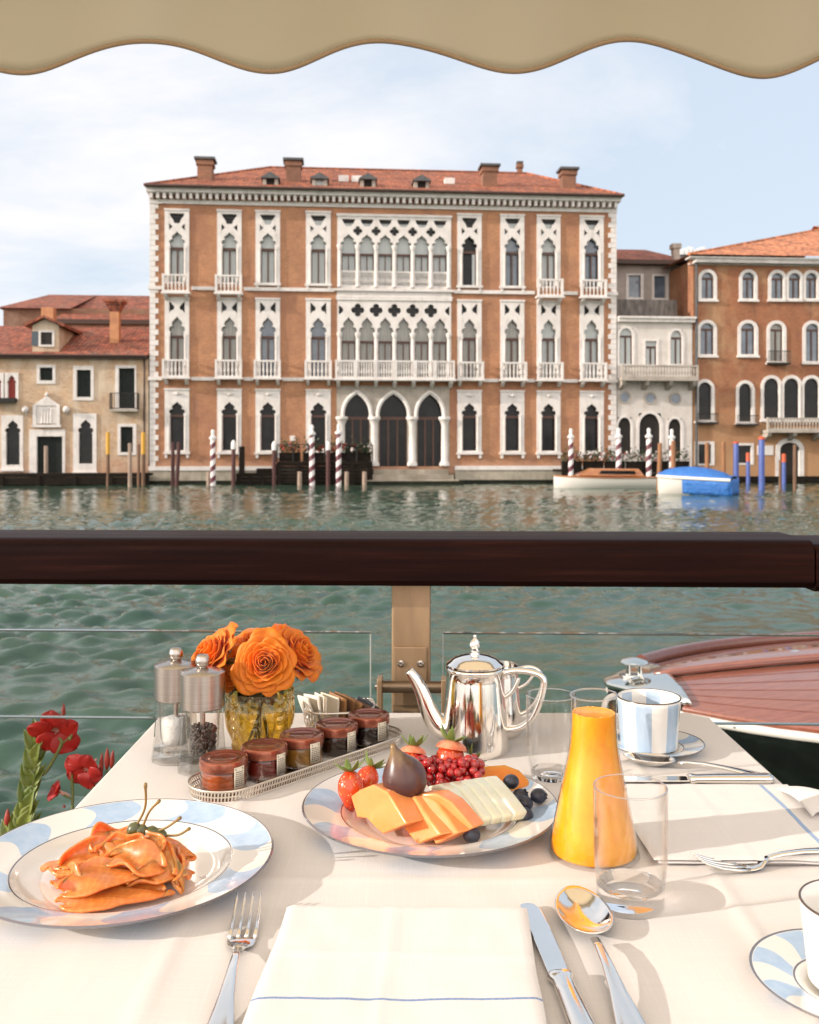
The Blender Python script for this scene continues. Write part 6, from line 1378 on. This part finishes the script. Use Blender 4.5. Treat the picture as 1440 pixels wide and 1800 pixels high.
for lb, b0, mid, tip in (('caper berry with the tallest straight upright stalk', (236,1458,.048), (255,1420,.066), (256,1377,.084)),
                         ('caper berry with crooked stalk crossing the tall one', (248,1462,.046), (262,1428,.062), (281,1407,.070)),
                         ('caper berry with stalk leaning right and a thick tip', (266,1464,.044), (292,1455,.048), (318,1437,.054)),
                         ('caper berry with the lowest stalk, farthest right', (280,1468,.040), (312,1468,.040), (334,1456,.044))):
    a, m_, e = T(*b0), T(*mid), T(*tip); a.y = m_.y = e.y = T(b0[0], b0[1], b0[2]).y; 
    def onp(px, py, yy): return P(px, py, yy)
    yy = SY+.034; a, m_, e = onp(b0[0], b0[1], yy), onp(mid[0], mid[1], yy-.004), onp(tip[0], tip[1], yy-.010)
    t = thing('caper_berry', lb, 'caper berry', a, 0, 'caper berries on the salmon'); f = MB(); ax = (m_-a).normalized()
    f.lathe([(.0005,-.011),(.0045,-.009),(.0072,-.003),(.0068,.003),(.0035,.007),(.001,.0085)], 16); f.xf(ax.to_track_quat('Z','Y').to_matrix().to_4x4() @ Matrix.Scale(.95,4)); f.build('berry', m_cap, t, 180)
    f = MB(); pts = curve([(0,0,0), m_-a, e-a], 8); f.tube(pts, [.0012]*(len(pts)-3)+[.0013,.0019,.0016], 8); f.build('stalk', m_cst, t, 180)

# ------------------------------------------------------------------ fruit
def flesh(name, a, b, sc_=45, sss=.5):
    q = NT(name); n_ = q.noise(q.coord((1,1,1)), sc_, 6, .65); q.set(col=q.ramp(n_, [(.3,a),(.7,b)]), rough=.26, sss=sss, ssss=.012, coat=.35, coatr=.12); q.b.inputs['Subsurface Radius'].default_value = (1,.55,.25); q.bump(q.noise(q.coord(), 240, 5), .22, .0012); return q.m
m_mel = flesh('cantaloupe flesh', (.80,.255,.065), (.84,.335,.115)); m_mel2 = flesh('papaya flesh', (.72,.20,.02), (.78,.26,.04)); m_hon = flesh('honeydew flesh', (.76,.75,.55), (.82,.81,.67))
def FPt(x, y, h):
    """fruit plate crop pixel (zoomed 2.939x from 510,1290) at height h above the table"""
    return T(510+x/2.9388, 1290+y/2.9388, h)
def on_plane(p):
    """flatten a cut face: slide each corner along its own sight line onto the best plane"""
    A = np.array([tuple(q) for q in p]); c = A.mean(0); n = np.linalg.svd(A-c)[2][2]; e = np.array((0,0,CAMZ)); return [Vector(e+(q-e)*(n@(c-e))/(n@(q-e))) for q in A]
def slab(name, label, cat, pts, vec, m_, group, bev=.0019, turn=.006):
    xs = [a[0] for a in pts]; xm, xw = (max(xs)+min(xs))/2, (max(xs)-min(xs))/2
    p = [FPt(a[0], a[1], a[2]+turn*(a[0]-xm)/xw) for a in pts]; p = on_plane(p); c = sum(p, Vector())/len(p); f = MB(); f.prism([q-c for q in p], vec); o = f.build(name, m_, None, bevel=bev, seg=4, smooth=30); o.location = c; return tag(o, label, cat, group)
GC = 'cantaloupe slices on the fruit plate'
slab('cantaloupe_slice', 'nearest left cantaloupe slice with the broadest face', 'melon', [(312,322,.034),(360,288,.043),(425,262,.051),(500,300,.050),(530,345,.043),(602,465,.0195),(480,518,.0095),(445,490,.010),(395,437,.0125),(345,432,.012)], (.022,.020,-.003), m_mel, GC)
slab('cantaloupe_slice', 'second cantaloupe slice, at the middle front of the plate', 'melon', [(530,312,.043),(580,304,.047),(645,325,.046),(690,400,.032),(780,520,.0125),(655,570,.0075),(600,505,.012),(570,470,.016)], (.022,.014,-.002), m_mel, GC)
slab('cantaloupe_slice', 'third cantaloupe slice, tucked behind the second', 'melon', [(640,318,.046),(690,312,.049),(752,345,.045),(800,410,.032),(872,510,.0125),(752,572,.0075),(720,520,.016)], (.018,.015,-.002), m_mel, GC)
slab('cantaloupe_slice', 'fourth cantaloupe slice, touching the honeydew', 'melon', [(670,310,.050),(755,308,.051),(832,352,.044),(880,405,.033),(948,487,.0135),(868,530,.0085),(800,440,.028)], (.014,.018,-.002), m_mel, GC)
slab('papaya_slice', 'orange melon slice lying at the back right under blueberries', 'melon', [(900,240,.022),(1000,208,.028),(1105,200,.028),(1180,228,.024),(1235,285,.014),(1225,310,.010),(1080,290,.012)], (.002,.012,.006), m_mel2, None, turn=0)
GH_ = 'honeydew slices on the fruit plate'
for k, lb in enumerate(('first honeydew slice, next to the cantaloupe', 'second honeydew slice from the cantaloupe', 'third honeydew slice from the cantaloupe', 'fourth honeydew slice, second from the blueberries', 'last honeydew slice, beside the blueberries')):
    dx_ = 58*k; dy_ = -9*k; b = [(705+dx_*1.0, 272+dy_*.8, .036),(770+dx_, 258+dy_, .043),(822+dx_*.92, 290+dy_, .043),(880+dx_*.93, 360+dy_, .032),(945+dx_*.93, 450+dy_*1.1, .016),(925+dx_*.95, 492+dy_, .0085),(858+dx_, 470+dy_, .012),(780+dx_, 372+dy_, .026)]
    slab('honeydew_slice', lb, 'melon', b, (.0165,.013,-.0025), m_hon, GH_, .003, .005)
# fig
fg = NT('fig skin'); fo = fg.sep(fg.coord()); fg.set(col=fg.mix(fg.ramp(fg.noise(fg.coord((60,60,6)), 1.6, 6), [(.35,0),(.7,1)]), fg.ramp(fg.math('MULTIPLY_ADD', fo[2], 18, .5), [(.1,(.035,.010,.014)),(.7,(.10,.040,.026)),(1,(.26,.16,.06))]), (.065,.022,.022)), rough=.34, coat=.3, coatr=.2); fg.bump(fg.noise(fg.coord((120,120,10)), 1.5, 5), .18, .001)
c = FPt(585,212,.060); ft = thing('fig', 'dark purple brown whole fig standing tip up among the fruit', 'fig', c); f = MB()
f.lathe([(.0005,-.0265),(.010,-.0258),(.0185,-.0215),(.0238,-.0135),(.0250,-.005),(.0232,.004),(.0185,.0125),(.0125,.0195),(.0080,.0255),(.0050,.0310),(.0036,.0355),(.0030,.0378),(.0005,.038)], 40); ax = Vector((-.30,-.18,.93)).normalized(); f.xf(ax.to_track_quat('Z','Y').to_matrix().to_4x4()); f.build('skin', fg.m, ft, 180)
# strawberries
sb_ = NT('strawberry skin'); vo = sb_.n('ShaderNodeTexVoronoi'); sb_.l(sb_.coord((1,1,.8)), vo.inputs['Vector']); vo.inputs['Scale'].default_value = 260
sd_ = sb_.ramp(vo.outputs['Distance'], [(.14,1),(.24,0)]); sb_.set(col=sb_.mix(sd_, sb_.ramp(sb_.noise(sb_.coord(), 40, 4), [(.3,(.58,.035,.008)),(.7,(.70,.09,.018))]), (.72,.40,.10)), rough=.25, coat=.5, coatr=.1, sss=.2, ssss=.006); sb_.bump(sb_.ramp(vo.outputs['Distance'], [(.1,0),(.45,1)]), .5, .0015); sb_ = sb_.m
m_cal = mat('strawberry leaves', (.10,.17,.03), .5, c2=(.20,.24,.06), scale=60)
def strawberry(label, c, axis, sz, cut=False):
    t = thing('strawberry', label, 'strawberry', c, 0, 'strawberries on the fruit plate'); M = Vector(axis).normalized().to_track_quat('Z','Y').to_matrix().to_4x4() @ Matrix.Scale(sz, 4); f = MB()
    f.grid(lambda u, v: tuple(Vector((math.cos(2*math.pi*u)*(1+.05*math.sin(4*math.pi*u)), math.sin(2*math.pi*u), 0))*(.62*math.sin(math.pi*(.01+.98*v))**.62*(.52+.48*v**.75)) + Vector((0,0,-1.0+1.55*v))), 36, 28, True); f.xf(M); f.build('flesh', sb_, t, 180)
    if cut:
        f = MB(); f.lathe([(.60,.24),(.50,.40),(.34,.50),(.16,.55),(.001,.56)], 24); f.xf(M); f.build('pale_top', mat('pale strawberry top', (.72,.30,.17), .35, c2=(.66,.14,.06), scale=70, sss=.2, ssss=.005), t, 180)
    for k in range(7):
        a = k*.9+rnd.uniform(-.2,.2); f = MB(); up = rnd.uniform(.1,.5); f.grid(lambda u, v: tuple(Vector((math.cos(a), math.sin(a), 0))*(.06+.55*v) + Vector((-math.sin(a), math.cos(a), 0))*((2*u-1)*.13*math.sin(math.pi*(.12+.86*v))) + Vector((0,0,.50+.12*v+up*v*v))), 4, 6); f.xf(M); f.build('sepal', m_cal, t, 180, solid=.0006)
    return t
strawberry('leftmost strawberry standing at the plate rim with curling green leaves', FPt(312,262,.033), (-.05,.12,.99), .030)
strawberry('strawberry lying behind the leftmost one, left of the fig', FPt(402,225,.030), (.35,.55,.75), .026)
strawberry('strawberry at the back just right of the fig', FPt(632,128,.046), (.1,.3,.95), .028, True)
strawberry('pale topped strawberry at the back, above the redcurrants', FPt(828,112,.048), (.15,.25,.95), .033, True)
strawberry('strawberry at the back right end of the redcurrants', FPt(905,168,.034), (.7,.3,.6), .025)
# redcurrants
m_rc = NT('redcurrant skin'); m_rc.set(col=(.36,.008,.010), rough=.10, sss=.5, ssss=.004, coat=1, coatr=.03); m_rc = m_rc.m
rcx = thing('redcurrant_bunch', 'glossy bunch of redcurrants heaped between the fig and the blueberries', 'redcurrants', FPt(800,200,.030)); b0 = Vector(rcx.location)
r = random.Random(5); first = None; placed = []
tries = 0
while len(placed) < 92 and tries < 6000:
    tries += 1
    u = r.uniform(0,1); px_, py_ = 640+350*u, 125+130*r.random()+ (20*math.sin(3*u)); hh = .052-.030*((py_-125)/150)+r.uniform(-.004,.003)
    p = FPt(px_, py_, hh)+Vector((0, r.uniform(0,.012), 0))
    if px_ < 720 and py_ > 150+ (720-px_)*-.2+95: continue
    if all((p-q).length > .0074 for q in placed): placed.append(p)
f = MB(); f.ball((0,0,0), .0054, 14, 10); f.lathe([(.0008,.0046),(.0010,.0058),(.0004,.0064)], 6); me0 = f.build('berry', m_rc, rcx, 180)
for k, p in enumerate(placed):
    o = me0 if k == 0 else me0.copy()
    if k: col.objects.link(o); o.parent = rcx
    o.location = p-b0; s = r.uniform(.85,1.12); o.scale = (s,)*3; o.rotation_euler = (r.uniform(.6,2.2), 0, r.uniform(-1,1))
f = MB(); f.tube(curve([FPt(650,200,.030)-b0, FPt(760,170,.034)-b0, FPt(880,165,.036)-b0, FPt(992,145,.032)-b0], 6), .0011, 6); f.build('stem', m_cst, rcx, 180)
# blueberries
bq = NT('blueberry skin'); bq.set(col=bq.ramp(bq.noise(bq.coord(), 130, 5), [(.35,(.012,.013,.022)),(.7,(.035,.040,.065))]), rough=.42, coat=.15); bq = bq.m; m_bcr = mat('blueberry crown', (.008,.008,.012), .6)
for k, (x, y, h, lb) in enumerate(((1142,247,.033,'topmost blueberry, resting on the orange slice'),(1190,322,.021,'blueberry in the centre of the blueberry heap'),(1284,320,.024,'rightmost blueberry near the plate rim'),(1212,358,.019,'blueberry just above the lowest one of the heap'),(1213,420,.014,'lowest blueberry of the heap on the right'),(1150,352,.021,'blueberry half hidden against the honeydew'),(938,522,.0125,'single blueberry under the last cantaloupe slice at the front'))):
    c = FPt(x, y, h); t = thing('blueberry', lb, 'blueberry', c, rnd.uniform(0,6), 'blueberries on the fruit plate'); f = MB(); f.ball((0,0,0), .0094, 24, 16, (1,1,.88)); f.build('skin', bq, t, 180)
    f = MB(); n_ = 20; ax = Vector((rnd.uniform(-.8,.8), rnd.uniform(-1,-.2), rnd.uniform(-.1,.9))).normalized()
    f.grid(lambda u, v: ((.0026+.0010*v)*math.cos(2*math.pi*u), (.0026+.0010*v)*math.sin(2*math.pi*u), .0082+.0011*v*(1+.6*math.cos(10*math.pi*u))), 20, 2, True); f.xf(ax.to_track_quat('Z','Y').to_matrix().to_4x4()); f.build('crown', m_bcr, t, 60)
